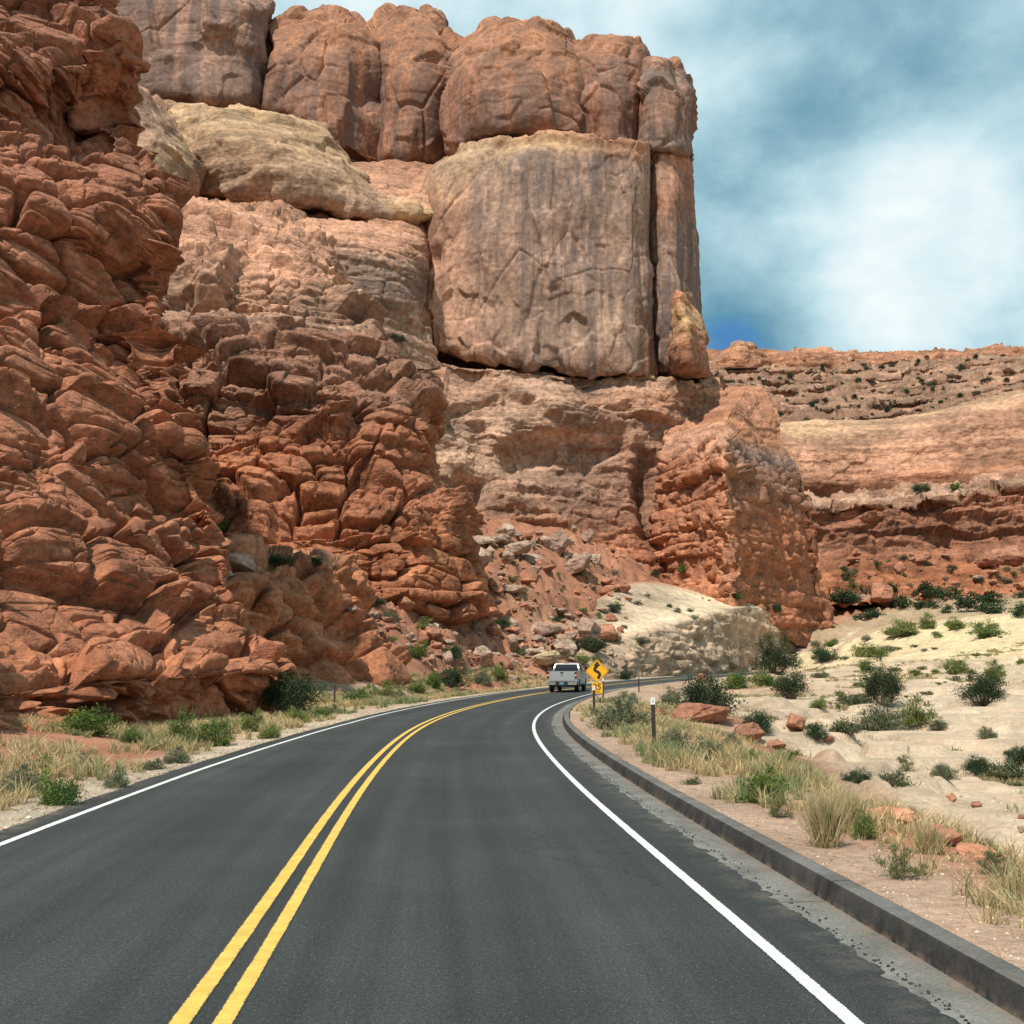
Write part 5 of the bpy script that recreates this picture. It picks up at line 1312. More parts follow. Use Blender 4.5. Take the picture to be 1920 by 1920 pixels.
for kind, v, px, py, w, hs, lab, on in [
    ('dark', 0, 520, 1058, 66, 0.6, 'dark green bush on the flat ledge between near and middle cliff', ('roadside_crag', 'ground')),
    ('dark', 2, 590, 1060, 40, 0.7, 'smaller bush at the right end of the flat ledge', ('roadside_crag', 'ground')),
    ('green', 1, 420, 996, 40, 0.8, 'green bush tucked behind the near cliff above the big boulder', ('roadside_crag', 'middle_cliff', 'ground')),
    ('green', 0, 1283, 1072, 26, 0.9, 'bright green bush on the ledge at the left foot of the buttress', ('ground', 'buttress', 'road_cut')),
    ('dark', 1, 1228, 1080, 20, 0.9, 'small dark bush left of the foot of the buttress', ('ground', 'buttress', 'road_cut')),
    ('green', 2, 1380, 1122, 30, 0.8, 'green bush on the orange bank right of the cream hill', ('ground', 'buttress', 'road_cut')),
    ('dark', 2, 1456, 1146, 28, 0.9, 'dark round bush on the orange bank below the buttress', ('ground', 'buttress', 'road_cut')),
    ('dark', 0, 1728, 922, 44, 0.7, 'dark bush in the shaded hollow under the yellow rimmed wall', ('layered_wall', 'yellow_rim_wall')),
    ('green', 1, 1792, 918, 22, 0.9, 'small bush right of the shaded hollow under the yellow rimmed wall', ('layered_wall', 'yellow_rim_wall')),
    ('dark', 1, 745, 640, 40, 0.6, 'dark bushes in the black undercut at the left foot of the great wall', ('alcove_wall', 'recess_wall'))]:
    px_plant(kind, v, px, py, w, lab, None, hs, on)
# rows and scatters of small far bushes nothing tells apart
gr = random.Random(5)
def scatter(n, x0, x1, y0, y1, w0, w1, kinds, label, group, names, ok=lambda x, y: True, seams=False):
    k = 0
    while k < n:
        x, y = gr.uniform(x0, x1), gr.uniform(y0, y1)
        if not ok(x, y): continue
        if seams:
            p = on_surface(x, y, names)
            if p is None or float(seam(np.array([[p.x, p.y]]))[0]) > 0.10: continue
        k += 1
        px_plant(gr.choice(kinds), gr.randrange(2), x, y, gr.uniform(w0, w1), label, group, gr.uniform(0.6, 0.95), names, parts=False)
scatter(34, 1545, 2050, 1112, 1165, 16, 52, ['juniper', 'dark', 'dark'], 'dark bush in the belt along the foot of the layered wall', 'dark bushes along the foot of the layered wall', ('ground', 'layered_wall'))
scatter(150, 1345, 2050, 668, 795, 5, 17, ['juniper', 'dark'], 'tiny dark bush on the far stepped plateau', 'bushes dotted over the far plateau', ('far_plateau', 'skyline_swell'), lambda x, y: y > 690 or gr.random() < 0.5)
scatter(48, 1550, 2050, 1050, 1108, 6, 20, ['dark', 'green', 'sage'], 'tiny bush on the red apron below the layered wall', 'bushes on the red apron of the layered wall', ('layered_wall', 'ground'))
scatter(70, 1500, 2050, 1185, 1330, 8, 24, ['sage', 'rabbit', 'low'], 'small tuft of brush scattered on the pale slickrock', 'small tufts on the slickrock', ('ground',), seams=True)
scatter(34, 1480, 2050, 1340, 1500, 12, 34, ['sage', 'rabbit', 'low'], 'small tuft of brush in a crack of the nearer slickrock', 'small tufts in slickrock cracks', ('ground',), seams=True)
scatter(48, 700, 1200, 1040, 1250, 8, 22, ['sage', 'rabbit', 'dark'], 'small bush scattered among the stones of the red boulder slope', 'small bushes on the boulder slope', ('ground', 'road_cut'))
scatter(14, 1180, 1480, 1095, 1165, 6, 16, ['sage', 'rabbit', 'dark'], 'small bush on the cream hill above the road cut', 'small bushes on the cream hill', ('road_cut', 'ground'))

# ------------------------------------------------------------------ boulders
def rock_shape(seed, flat, pale):
    bm = bmesh.new(); bmesh.ops.create_icosphere(bm, subdivisions=5, radius=0.5)
    P = np.array([v.co for v in bm.verts], np.float32); Q = np.array([[v.index for v in f.verts] for f in bm.faces]); bm.free()
    g = np.random.default_rng(seed)
    n = P / np.linalg.norm(P, axis=1, keepdims=True)
    # cut by random planes: an angular block with worn edges
    r = np.full(len(P), 0.62)
    for k in range(9):
        a = g.normal(size=3); a /= np.linalg.norm(a); dd = g.uniform(0.24, 0.48)
        c = n @ a
        r = np.minimum(r, np.where(c > 0.05, dd / np.maximum(c, 0.05), 9))
    r = r + 0.03 * crease(n + seed, 0.4, 4, seed) + 0.018 * strata(n + 3, 0.16, seed, 1.0) + blocks(n * 0.5 + seed, (0.35, 0.35, 0.25), seed, 0.02, 0.03, 0.02, 0.08)
    P = n * r[:, None]; P = P * np.array([1.0, g.uniform(0.7, 1.0), flat]); P[:, 2] -= P[:, 2].min() + 0.14 * flat
    k = np.clip(0.5 + 1.2 * fbm(n + seed, 0.6, 3, seed + 3), 0, 1)[:, None]
    ca = {0: (0.34, 0.150, 0.090), 1: (0.42, 0.325, 0.24), 2: (0.31, 0.215, 0.165), 3: (0.48, 0.35, 0.19)}[pale]
    cb = {0: (0.40, 0.195, 0.120), 1: (0.37, 0.245, 0.175), 2: (0.38, 0.25, 0.185), 3: (0.46, 0.36, 0.24)}[pale]
    col = np.concatenate([np.array(ca) * (1 - k) + np.array(cb) * k, np.full((len(P), 1), 0.1)], 1)
    return P, Q, col
M_BOULD = rock_mat('boulder_rock', 0.35, 1.0, 0.3, 0.4, 0.0, 0.25)
BP = {}
def boulder(pale, v, loc, size, label, group=None, flat=None):
    key = (pale, v)
    if key not in BP:
        P, Q, col = rock_shape(300 + pale * 31 + v * 7, (0.62, 0.8, 0.5, 0.95, 0.4)[v], pale)
        BP[key] = o = mesh_np('boulder', P, None, M_BOULD, col, True, tris=Q)
    else: o = BP[key].copy(); COL.objects.link(o)
    for k in ('label', 'group', 'category'):
        if k in o: del o[k]
    o.location = loc; o.rotation_euler = (gr.uniform(-0.15, 0.15), gr.uniform(-0.15, 0.15), gr.uniform(0, 6.28)); o.scale = (size,) * 3
    return tag(o, label, 'boulder', group)
def px_boulder(pale, v, px, py, w, label, group=None, names=ON):
    p = on_surface(px, py, names)
    if p is None: return
    boulder(pale, v, (p.x, p.y, p.z - 0.02), w * p.y / 2000.0, label, group)
for a in [(2, 1, 442, 1072, 92, 'big brown angular boulder wedged between the near cliff and the crag'), (1, 0, 418, 1090, 40, 'pale block under the big brown angular boulder'), (2, 3, 1050, 1040, 46, 'grey pointed boulder standing upright on the red slope'),
          (1, 2, 992, 1052, 62, 'long pale leaning slab left of the pointed boulder'), (0, 0, 1022, 1070, 40, 'rounded orange boulder below the pale leaning slab'), (2, 0, 1080, 1072, 72, 'wide grey boulder at the right end of the fallen rocks'),
          (1, 1, 902, 1062, 46, 'pale rounded boulder next to the corner of the middle cliff'), (2, 1, 935, 1020, 44, 'greyish block high in the fallen rocks'), (1, 3, 950, 1012, 34, 'white block behind the greyish one high in the fallen rocks'), (1, 2, 905, 1018, 52, 'pale slab at the top left of the fallen rocks'),
          (2, 0, 968, 1038, 60, 'dull grey boulder between the greyish block and the leaning slab'), (1, 0, 1118, 1058, 30, 'pale stone behind the wide grey boulder'), (1, 4, 960, 1110, 40, 'flat pale stone half way down the red slope'),
          (3, 0, 1024, 1244, 46, 'yellow boulder above the left end of the pickup truck'), (1, 1, 1052, 1236, 48, 'white angular boulder right of the yellow one'), (1, 0, 1075, 1228, 40, 'pale boulder at the foot of the low dark bush'), (2, 3, 1105, 1205, 48, 'brown blocky boulder at the top of the pale pile'),
          (0, 1, 1140, 1200, 46, 'reddish boulder right of the brown blocky one'), (2, 1, 1020, 1192, 60, 'large brown boulder above the yellow boulder'), (1, 2, 1005, 1228, 52, 'tilted pale slab left of the yellow boulder'), (1, 0, 905, 1245, 50, 'long pale rock lying on the red slope above the far verge'),
          (0, 1, 1404, 1388, 50, 'red block standing on the bank beside the dusky bush'), (0, 4, 1448, 1404, 44, 'flat red stone right of the red block'), (0, 0, 1485, 1366, 52, 'low red stone on the slickrock behind the red block'), (0, 2, 1552, 1388, 26, 'little red stone on the slickrock right of the spiky bush'),
          (0, 4, 1452, 1440, 38, 'red stone beside the green bush at the slickrock edge'), (1, 4, 1468, 1460, 34, 'whitish stone at the slickrock edge below the green bush'), (0, 0, 1318, 1278, 26, 'rusty stone by the far road, left of the road end juniper'), (0, 2, 1312, 1352, 100, 'tan and red dirt mound like boulder under the broad juniper'),
          (0, 4, 1662, 1545, 90, 'broken red ledge stone on the left of the verge top'), (0, 2, 1700, 1550, 44, 'second red ledge stone at the verge top, next to the little dark bush'), (0, 4, 1762, 1580, 92, 'longest red ledge stone at the verge top'), (0, 4, 1836, 1606, 70, 'red ledge stone at the verge top nearest the right edge'), (0, 0, 1240, 1340, 24, 'dark stone on the verge slope left of the tan mound'),
          (2, 1, 1612, 1132, 44, 'upright pinkish slab at the foot of the layered wall'), (0, 0, 1648, 1130, 66, 'big rounded pink boulder right of the upright slab'), (0, 2, 1850, 1062, 62, 'long fallen slab on the red apron near the right edge'), (0, 1, 1900, 1062, 60, 'large red block at the right edge of the red apron'),
          (2, 0, 660, 1150, 30, 'brown stone under the corner of the middle cliff'), (0, 1, 762, 1142, 34, 'red stone right of the round grey bush')]:
    px_boulder(*a, names=ON + ('layered_wall',))
def rubble(n, x0, x1, y0, y1, w0, w1, pal, label, group, names=ON):
    for k in range(n):
        px_boulder(gr.choice(pal), gr.randrange(5), gr.uniform(x0, x1), gr.uniform(y0, y1), w0 + (w1 - w0) * gr.random() ** 2.2, label, group, names)
rubble(46, 885, 1110, 995, 1085, 9, 32, [1, 2, 1, 0], 'pale or brown stone in the upper rock fall on the red slope', 'stones of the upper rock fall')
rubble(80, 690, 1180, 1085, 1200, 8, 36, [0, 0, 0, 2], 'red brown stone in the middle of the boulder slope', 'stones in the middle of the boulder slope')
rubble(56, 950, 1160, 1180, 1250, 8, 32, [1, 2, 0, 1], 'stone in the pale pile behind the pickup truck', 'stones of the pale pile')
rubble(36, 770, 960, 1200, 1275, 9, 34, [0, 0, 2], 'red stone on the slope above the far left verge', 'red stones above the far verge')
rubble(26, 1330, 1500, 1360, 1450, 6, 22, [0, 0, 1], 'small red stone strewn along the bank beside the slickrock', 'small stones on the bank')
rubble(22, 1560, 1920, 1490, 1600, 6, 20, [0, 0, 1], 'small red stone along the broken ledge at the top of the near verge', 'small stones of the near ledge')
rubble(40, 1560, 2000, 1040, 1130, 5, 24, [0, 0, 2], 'stone on the apron below the layered wall', 'stones on the apron of the layered wall', ('layered_wall', 'ground'))
rubble(50, 1340, 2000, 690, 800, 6, 24, [2, 2, 2], 'block of rock on the far stepped plateau', 'blocks on the far plateau', ('far_plateau',))

# ------------------------------------------------------------------ grass and gravel beside the road
def road_xy(s, off):
    i = s / 0.5
    L = np.stack([np.interp(i, np.arange(len(RL)), RL[:, k]) for k in range(2)], -1); Nn = np.stack([np.interp(i, np.arange(len(RL)), RN[:, k]) for k in range(2)], -1)
    return L + Nn * off[:, None]
S0 = float(np.interp(0, RL[:, 1], _s))      # arc length beside the camera
def grass(name, label, n, s0, s1, o0, o1, seed, keep, pal, h0, h1, blades):
    g = np.random.default_rng(seed)
    s = S0 + s0 + (s1 - s0) * g.random(n) ** 1.5; off = o0 + (o1 - o0) * g.random(n)
    y = road_xy(s, off)[:, 1]
    XY = road_xy(s, off + (np.where(off < -LANE, leftf(y) - LEFT, 0)))
    P3 = np.concatenate([XY, np.zeros((n, 1))], 1)
    den = 0.5 + 0.5 * fbm(P3, 2.4, 3, seed + 1)
    k = g.random(n) < keep(s - S0, off, den)
    XY, s, den = XY[k], s[k], den[k]
    z, _, sl, _, _ = ground_z(XY)
    m = len(XY); B = blades
    d = np.hypot(XY[:, 0], XY[:, 1])
    hue = 0.5 + 0.5 * fbm(np.concatenate([XY, np.zeros((m, 1))], 1), 3.0, 3, seed + 2)
    base = np.concatenate([XY, z[:, None] - 0.02], 1)
    hh = (h0 + (h1 - h0) * g.random(m) ** 1.5) * (0.6 + 0.8 * den)
    b = np.repeat(base, B, 0) + np.concatenate([g.normal(size=(m * B, 2)) * 0.055 * np.repeat(0.6 + hh, B)[:, None], np.zeros((m * B, 1))], 1)
    H = np.repeat(hh, B) * g.uniform(0.45, 1.1, m * B)
    a = g.uniform(0, 6.283, m * B); lean = H * np.abs(g.normal(size=m * B)) * 0.62
    dx = np.stack([np.cos(a), np.sin(a), np.zeros_like(a)], -1)
    w = (0.0028 + 0.00024 * np.repeat(d, B)) * g.uniform(0.7, 1.4, m * B)
    yaw = g.uniform(0, 6.283, m * B); sd = np.stack([np.cos(yaw), np.sin(yaw), np.zeros_like(yaw)], -1) * w[:, None]
    up = np.array([0, 0, 1.0])
    p1 = b + up * (H * 0.55)[:, None] + dx * (lean * 0.3)[:, None]; p2 = b + up * H[:, None] + dx * lean[:, None]
    V = np.stack([b - sd, b + sd, p1 - sd * 0.8, p1 + sd * 0.8, p2 - sd * 0.25, p2 + sd * 0.25], 1)
    i = np.arange(m * B)[:, None] * 6
    Q = np.concatenate([i + np.array([[0, 1, 3, 2]]), i + np.array([[2, 3, 5, 4]])])
    pal = np.array(pal)
    pick = np.clip((np.repeat(hue, B) * 1.6 - 0.16 + 0.18 * g.normal(size=m * B)) * (len(pal) - 1), 0, len(pal) - 1.001)
    i0 = pick.astype(int); f = (pick - i0)[:, None]
    c = (pal[i0] * (1 - f) + pal[i0 + 1] * f) * g.uniform(0.75, 1.25, (m * B, 1))
    c = np.concatenate([c, np.ones((m * B, 1))], 1)
    o = mesh_np(name, V.reshape(-1, 3), Q, M_LEAF, np.repeat(c, 6, 0), smooth=False)
    tag(o, label, 'grass', kind='stuff')
STRAW = [(0.42, 0.36, 0.20), (0.56, 0.45, 0.25), (0.60, 0.47, 0.26), (0.50, 0.38, 0.19), (0.34, 0.33, 0.17), (0.22, 0.26, 0.12)]
grass('dry_grass', 'straw coloured grass along the left verge', 9000, 8, 105, ROAD_L - 0.45, ROAD_L - 7.5, 61,
      lambda s, o, d: np.clip((d - 0.36) * 3.0, 0, 1) * sstep(ROAD_L - 0.3, ROAD_L - 1.1, o), STRAW, 0.10, 0.36, 36)
grass('dry_grass', 'straw coloured grass along the right verge', 9000, 1, 95, 1.3, 6.0, 71,
      lambda s, o, d: np.clip((d - 0.30) * 3.2, 0, 1) * sstep(1.5, 2.5, o + 1.2 * (d - 0.5)) * sstep(3.9 + s * 0.04, 3.3 + s * 0.03, o) * sstep(62, 45, s), STRAW, 0.09, 0.34, 36)
def seam_grass():
    g = np.random.default_rng(77); n = 130000
    Y = 14 + 120 * g.random(n) ** 1.6; px = g.uniform(1280, 2150, n); XY = np.stack([(px - 960) / 2000 * Y, Y], -1)
    e = seam(XY); off = road_off(XY)
    k = (off > 4.0) & (g.random(n) < np.exp(-(e / 0.06) ** 2) * (0.5 + 0.5 * fbm(np.concatenate([XY, np.zeros((n, 1))], 1), 6.0, 3, 78) > 0.48))
    XY = XY[k]; z = ground_z(XY)[0]; m, B = len(XY), 16; d = np.hypot(XY[:, 0], XY[:, 1])
    b = np.repeat(np.concatenate([XY, z[:, None] - 0.02], 1), B, 0) + np.concatenate([g.normal(size=(m * B, 2)) * 0.09, np.zeros((m * B, 1))], 1)
    D = np.concatenate([g.normal(size=(m * B, 2)) * 0.45, np.ones((m * B, 1))], 1); D /= np.linalg.norm(D, axis=1, keepdims=True)
    pal = np.array(STRAW); col = pal[np.repeat(g.integers(0, 6, m), B)] * g.uniform(0.7, 1.15, (m * B, 1))
    v, q, c = leaves(b, D, np.repeat(0.10 + 0.25 * g.random(m) ** 2, B) * g.uniform(0.5, 1.1, m * B), np.repeat(0.006 + 0.0006 * d, B), np.concatenate([col, np.ones((m * B, 1))], 1), g)
    tag(mesh_np('dry_grass', v, q, M_LEAF, c, smooth=False), 'dry grass growing in the cracks of the pale slickrock', 'grass', kind='stuff')
seam_grass()
def tall_tuft(px, py, w, h, label):
    p = on_surface(px, py); k = p.y / 2000
    g = np.random.default_rng(int(px)); n = 700
    b = np.stack([p.x + g.normal(size=n) * w * k * 0.16, p.y + g.normal(size=n) * w * k * 0.16, np.full(n, p.z - 0.03)], -1)
    D = np.concatenate([g.normal(size=(n, 2)) * 0.27, np.ones((n, 1))], 1); D /= np.linalg.norm(D, axis=1, keepdims=True)
    pal = np.array(STRAW[:5]); col = pal[g.integers(0, 5, n)] * g.uniform(0.75, 1.2, (n, 1))
    v, q, c = leaves(b, D, h * k * g.uniform(0.45, 1.1, n), np.full(n, 0.0085), np.concatenate([col, np.ones((n, 1))], 1), g)
    tag(mesh_np('grass_tuft', v, q, M_LEAF, c, smooth=False), label, 'grass tuft')
tall_tuft(1548, 1588, 64, 118, 'tall straw grass tuft, the tallest on the right verge')
tall_tuft(1598, 1562, 50, 84, 'straw grass tuft between the tallest one and the greenish clump')
tall_tuft(1745, 1600, 60, 60, 'straw grass tuft just below the longest red ledge stone')
tall_tuft(70, 1330, 110, 90, 'tall dry stalks leaning at the dark foot of the near cliff')

def pebbles(name, label, n, s0, s1, o0, o1, seed, sz):
    g = np.random.default_rng(seed)
    s = S0 + s0 + (s1 - s0) * g.random(n) ** 1.7; off = o0 + (o1 - o0) * g.random(n) ** 1.3
    y = road_xy(s, off)[:, 1]
    XY = road_xy(s, off + np.where(off < -LANE, leftf(y) - LEFT, 0)); z, _, _, _, _ = ground_z(XY)
    bm = bmesh.new(); bmesh.ops.create_icosphere(bm, subdivisions=1, radius=1); B = np.array([v.co for v in bm.verts]); Q = np.array([[v.index for v in f.verts] for f in bm.faces]); bm.free()
    r = sz * (0.4 + g.random(n) ** 3 * 2.2)
    V = B[None] * g.uniform(0.65, 1.35, (n, len(B), 1)) * (r[:, None, None] * np.array([1, 1, 0.65])) + np.concatenate([XY, z[:, None]], 1)[:, None]
    T = (Q[None] + (np.arange(n) * len(B))[:, None, None]).reshape(-1, 3)
    pal = np.array([(0.46, 0.32, 0.22), (0.40, 0.22, 0.14), (0.55, 0.46, 0.36), (0.30, 0.24, 0.19), (0.50, 0.38, 0.27)])
    c = pal[g.integers(0, 5, n)] * g.uniform(0.75, 1.2, (n, 1)); c = np.repeat(np.concatenate([c, np.zeros((n, 1))], 1), len(B), 0)
    tag(mesh_np(name, V.reshape(-1, 3), None, M_BOULD, c, True, tris=T), label, 'gravel', kind='stuff')
pebbles('gravel', 'loose pinkish gravel on the dirt behind the kerb', 16000, 2, 50, 1.2, 4.2, 81, 0.0075)
pebbles('gravel', 'pale gravel along the left edge of the asphalt', 9000, 7, 80, ROAD_L - 0.02, ROAD_L - 0.85, 82, 0.013)

def scree():
    """loose stones too many to count on the red slope"""
    g = np.random.default_rng(91); n = 11000
    Y = 78 + 118 * g.random(n) ** 1.1; px = g.uniform(640, 1260, n)
    XY = np.stack([(px - 960) / 2000 * Y, Y], -1)
    keep = (0.5 + 0.5 * fbm(np.concatenate([XY, np.zeros((n, 1))], 1), (7, 10, 9), 3, 92)) + 0.25 * g.random(n) > 0.58
    XY = XY[keep]; z, off, sl, _, _ = ground_z(XY)
    k = (off < ROAD_L - 2.5); XY, z = XY[k], z[k]; n = len(XY)
    bm = bmesh.new(); bmesh.ops.create_icosphere(bm, subdivisions=1, radius=1); B = np.array([v.co for v in bm.verts]); Q = np.array([[v.index for v in f.verts] for f in bm.faces]); bm.free()
    r = 0.08 + 0.5 * g.random(n) ** 5
    V = B[None] * g.uniform(0.55, 1.35, (n, len(B), 1)) * (r[:, None, None] * np.stack([g.uniform(0.7, 1.3, n), g.uniform(0.7, 1.3, n), g.uniform(0.4, 0.8, n)], -1)[:, None]) + np.concatenate([XY, z[:, None]], 1)[:, None]
    T = (Q[None] + (np.arange(n) * len(B))[:, None, None]).reshape(-1, 3)
    pal = np.array([(0.33, 0.155, 0.095), (0.28, 0.135, 0.088), (0.36, 0.19, 0.12), (0.40, 0.30, 0.22), (0.34, 0.23, 0.17)])
    c = pal[g.integers(0, 5, n)] * g.uniform(0.75, 1.15, (n, 1)); c = np.repeat(np.concatenate([c, np.zeros((n, 1))], 1), len(B), 0)
    tag(mesh_np('scree', V.reshape(-1, 3), None, M_BOULD, c, False, tris=T), 'loose red stones covering the boulder slope', 'scree', kind='stuff')
scree()

def crumbs():
    """asphalt crumbs that broke off along the gutter"""
    g = np.random.default_rng(95); n = 1100
    s_ = S0 + 2 + 34 * g.random(n) ** 1.6; off = 0.60 + np.abs(g.normal(size=n)) * 0.055
    XY = road_xy(s_, off); r = 0.003 + 0.009 * g.random(n) ** 3
    bm = bmesh.new(); bmesh.ops.create_icosphere(bm, subdivisions=1, radius=1); B = np.array([v.co for v in bm.verts]); Q = np.array([[v.index for v in f.verts] for f in bm.faces]); bm.free()
    V = B[None] * g.uniform(0.6, 1.4, (n, len(B), 1)) * (r[:, None, None] * np.array([1.2, 1.2, 0.6])) + np.concatenate([XY, np.full((n, 1), -0.002)], 1)[:, None]
    T = (Q[None] + (np.arange(n) * len(B))[:, None, None]).reshape(-1, 3)
    tag(mesh_np('asphalt_crumbs', V.reshape(-1, 3), None, M_ASPH, None, False, tris=T), 'black asphalt crumbs strewn in the gutter', 'gravel', kind='stuff')
crumbs()
# ------------------------------------------------------------------ marker posts, sign, pickup truck
def plain(name, col, rough=0.5, metal=0.0, spec=0.5, coat=0.0, dirt=0.12, scale=6.0):
    m, T, b = new_mat(name)
    pos = T.node('ShaderNodeTexCoord').outputs['Object']
    k = T.map(T.noise(pos, scale, 5, 0.65), 0.3, 0.7, 1 - dirt, 1 + dirt)
    km = T.node('ShaderNodeCombineXYZ')
    for i in range(3): T.put(km.inputs[i], T.math('MULTIPLY', k, col[i]))
    T.put(b.inputs['Base Color'], km.outputs[0]); b.inputs['Roughness'].default_value = rough; b.inputs['Metallic'].default_value = metal; b.inputs['Specular IOR Level'].default_value = spec
    b.inputs['Coat Weight'].default_value = coat
    return m
M_POST = plain('weathered_dark_post', (0.030, 0.022, 0.017), 0.8, dirt=0.4, scale=20)
M_REFL = plain('white_reflector', (0.80, 0.82, 0.82), 0.35)
M_SGNY = plain('sign_yellow', (0.82, 0.41, 0.008), 0.45, dirt=0.06)
M_SGNB = plain('sign_black', (0.010, 0.010, 0.011), 0.5)
M_STEEL = plain('galvanised_steel', (0.36, 0.33, 0.28), 0.5, 0.4)
M_PAINT = plain('silver_paint', (0.44, 0.46, 0.465), 0.28, 0.4, 0.5, 0.6, 0.04)
M_GLASS = plain('dark_glass', (0.006, 0.007, 0.008), 0.06, 0.0, 0.6, 0.0, 0.0)
M_TRIM = plain('black_trim', (0.012, 0.012, 0.013), 0.6)
M_CHROME = plain('bumper_chrome', (0.62, 0.62, 0.60), 0.22, 0.9)
M_TYRE = plain('tyre_rubber', (0.016, 0.016, 0.016), 0.85)
M_RIM = plain('alloy_rim', (0.55, 0.56, 0.57), 0.3, 0.8)
M_LAMP = plain('red_lamp', (0.22, 0.006, 0.008), 0.2)
M_PLATE = plain('teal_plate', (0.10, 0.28, 0.34), 0.45, dirt=0.3)
M_INT = plain('bed_liner', (0.035, 0.035, 0.036), 0.9)

def bm_obj(name, bm, mat, parent=None, smooth=False, bevel=0.0, seg=2):
    if bevel: bmesh.ops.bevel(bm, geom=[e for e in bm.edges if len(e.link_faces) == 2 and e.calc_face_angle(0) > 0.5], offset=bevel, segments=seg, affect='EDGES', clamp_overlap=True, profile=0.6)
    bmesh.ops.recalc_face_normals(bm, faces=bm.faces)
    me = bpy.data.meshes.new(name); bm.to_mesh(me); bm.free()
    me.materials.append(mat)
    if smooth: me.polygons.foreach_set('use_smooth', [True] * len(me.polygons))
    o = bpy.data.objects.new(name, me); COL.objects.link(o); o.parent = parent
    return o
def box(bm, x0, x1, y0, y1, z0, z1, taper=0.0):
    """a box; taper draws the top in on all sides"""
    vs = [bm.verts.new(p) for p in [(x0, y0, z0), (x1, y0, z0), (x1, y1, z0), (x0, y1, z0), (x0 + taper, y0 + taper, z1), (x1 - taper, y0 + taper, z1), (x1 - taper, y1 - taper, z1), (x0 + taper, y1 - taper, z1)]]
    for f in [(0, 3, 2, 1), (4, 5, 6, 7), (0, 1, 5, 4), (1, 2, 6, 5), (2, 3, 7, 6), (3, 0, 4, 7)]: bm.faces.new([vs[i] for i in f])
def prism(bm, pts, a0, a1, axis):
    """extrude a closed outline between a0 and a1 along x (axis 0) or y (axis 1)"""
    def v(p, a): return (a, p[0], p[1]) if axis == 0 else (p[0], a, p[1])
    A = [bm.verts.new(v(p, a0)) for p in pts]; B = [bm.verts.new(v(p, a1)) for p in pts]
    n = len(pts)
    bm.faces.new(A); bm.faces.new(B[::-1])
    for i in range(n): bm.faces.new([A[i], B[i], B[(i + 1) % n], A[(i + 1) % n]])

# --- marker posts
def post_proto():
    e = empty('marker_post', (0, 0, 0))
    bm = bmesh.new()
    box(bm, -0.044, 0.044, -0.03, 0.03, -0.3, 0.97, 0.002)
    bm_obj('post', bm, M_POST, e, bevel=0.008)
    bm = bmesh.new(); box(bm, -0.046, 0.046, -0.033, 0.033, 0.97, 1.12, 0.004)
    c = bm_obj('reflector', bm, M_REFL, e, bevel=0.01)
    bm = bmesh.new(); box(bm, -0.020, 0.020, -0.0365, -0.030, 1.01, 1.08); bm_obj('reflector_lens', bm, plain('lens_grey', (0.45, 0.47, 0.48), 0.2), c, bevel=0.002)
    return e
_pp = None
def post(loc, label, h=1.1, rz=0.0, lean=0.0, white=True):
    global _pp
    if _pp is None: o = _pp = post_proto()
    else:
        o = _pp.copy(); COL.objects.link(o)
        for ch in _pp.children:
            if not white and ch.name.startswith('reflector'): continue
            c = ch.copy(); c.parent = o; COL.objects.link(c)
            for g in ch.children: d = g.copy(); d.parent = c; COL.objects.link(d)
    o.location = loc; o.rotation_euler = (0, lean, rz); o.scale = (1, 1, h / (1.12 if white else 0.97))
    tag(o, label, 'marker post', 'marker posts along the road')
def px_post(px, py, top, label, lean=0.0, white=True):
    p = on_surface(px, py); q = W(px, top, p.y)
    post((p.x, p.y, p.z), label, float(q[2] - p.z), math.atan2(-p.x, p.y), lean, white)
px_post(1227, 1404, 1308, 'nearest black marker post with white top, right of the kerb bend', -0.015)
px_post(1114, 1345, 1286, 'black marker post with white top standing in front of the speed plaque')
px_post(1131, 1310, 1272, 'marker post half hidden right behind the speed plaque')
px_post(1198, 1298, 1271, 'thin far marker post right of the curve sign beside the kerb', white=False)
px_post(1291, 1281, 1261, 'farthest right marker post beside the bend at the road cut', white=False)
px_post(627, 1325, 1284, 'marker post on the left verge in front of the roadside crag', white=False)
px_post(952, 1284, 1262, 'far marker post on the left verge left of the pickup truck', white=False)

# --- winding road sign with its speed plaque
def text_bm(s, size):
    cu = bpy.data.curves.new('txt', 'FONT'); cu.body = s; cu.size = size; cu.align_x = 'CENTER'; cu.align_y = 'CENTER'; cu.extrude = 0.002; cu.offset = size * 0.012
    ob = bpy.data.objects.new('txt', cu); COL.objects.link(ob); bpy.context.view_layer.update()
    me = bpy.data.meshes.new_from_object(ob.evaluated_get(bpy.context.evaluated_depsgraph_get()))
    bm = bmesh.new(); bm.from_mesh(me)
    bpy.data.objects.remove(ob); bpy.data.curves.remove(cu); bpy.data.meshes.remove(me)
    for v in bm.verts: v.co = Vector((v.co.x, -v.co.z, v.co.y))
    return bm
def rounded(pts, r, n=5):
    out = []
    m = len(pts)
    for i in range(m):
        p, a, b = [np.array(pts[k % m], float) for k in (i, i - 1, i + 1)]
        u = (a - p) / np.linalg.norm(a - p); v = (b - p) / np.linalg.norm(b - p)
        for t in np.linspace(0, 1, n): out.append(tuple((1 - t) ** 2 * (p + u * r) + 2 * t * (1 - t) * p + t * t * (p + v * r)))
    return out
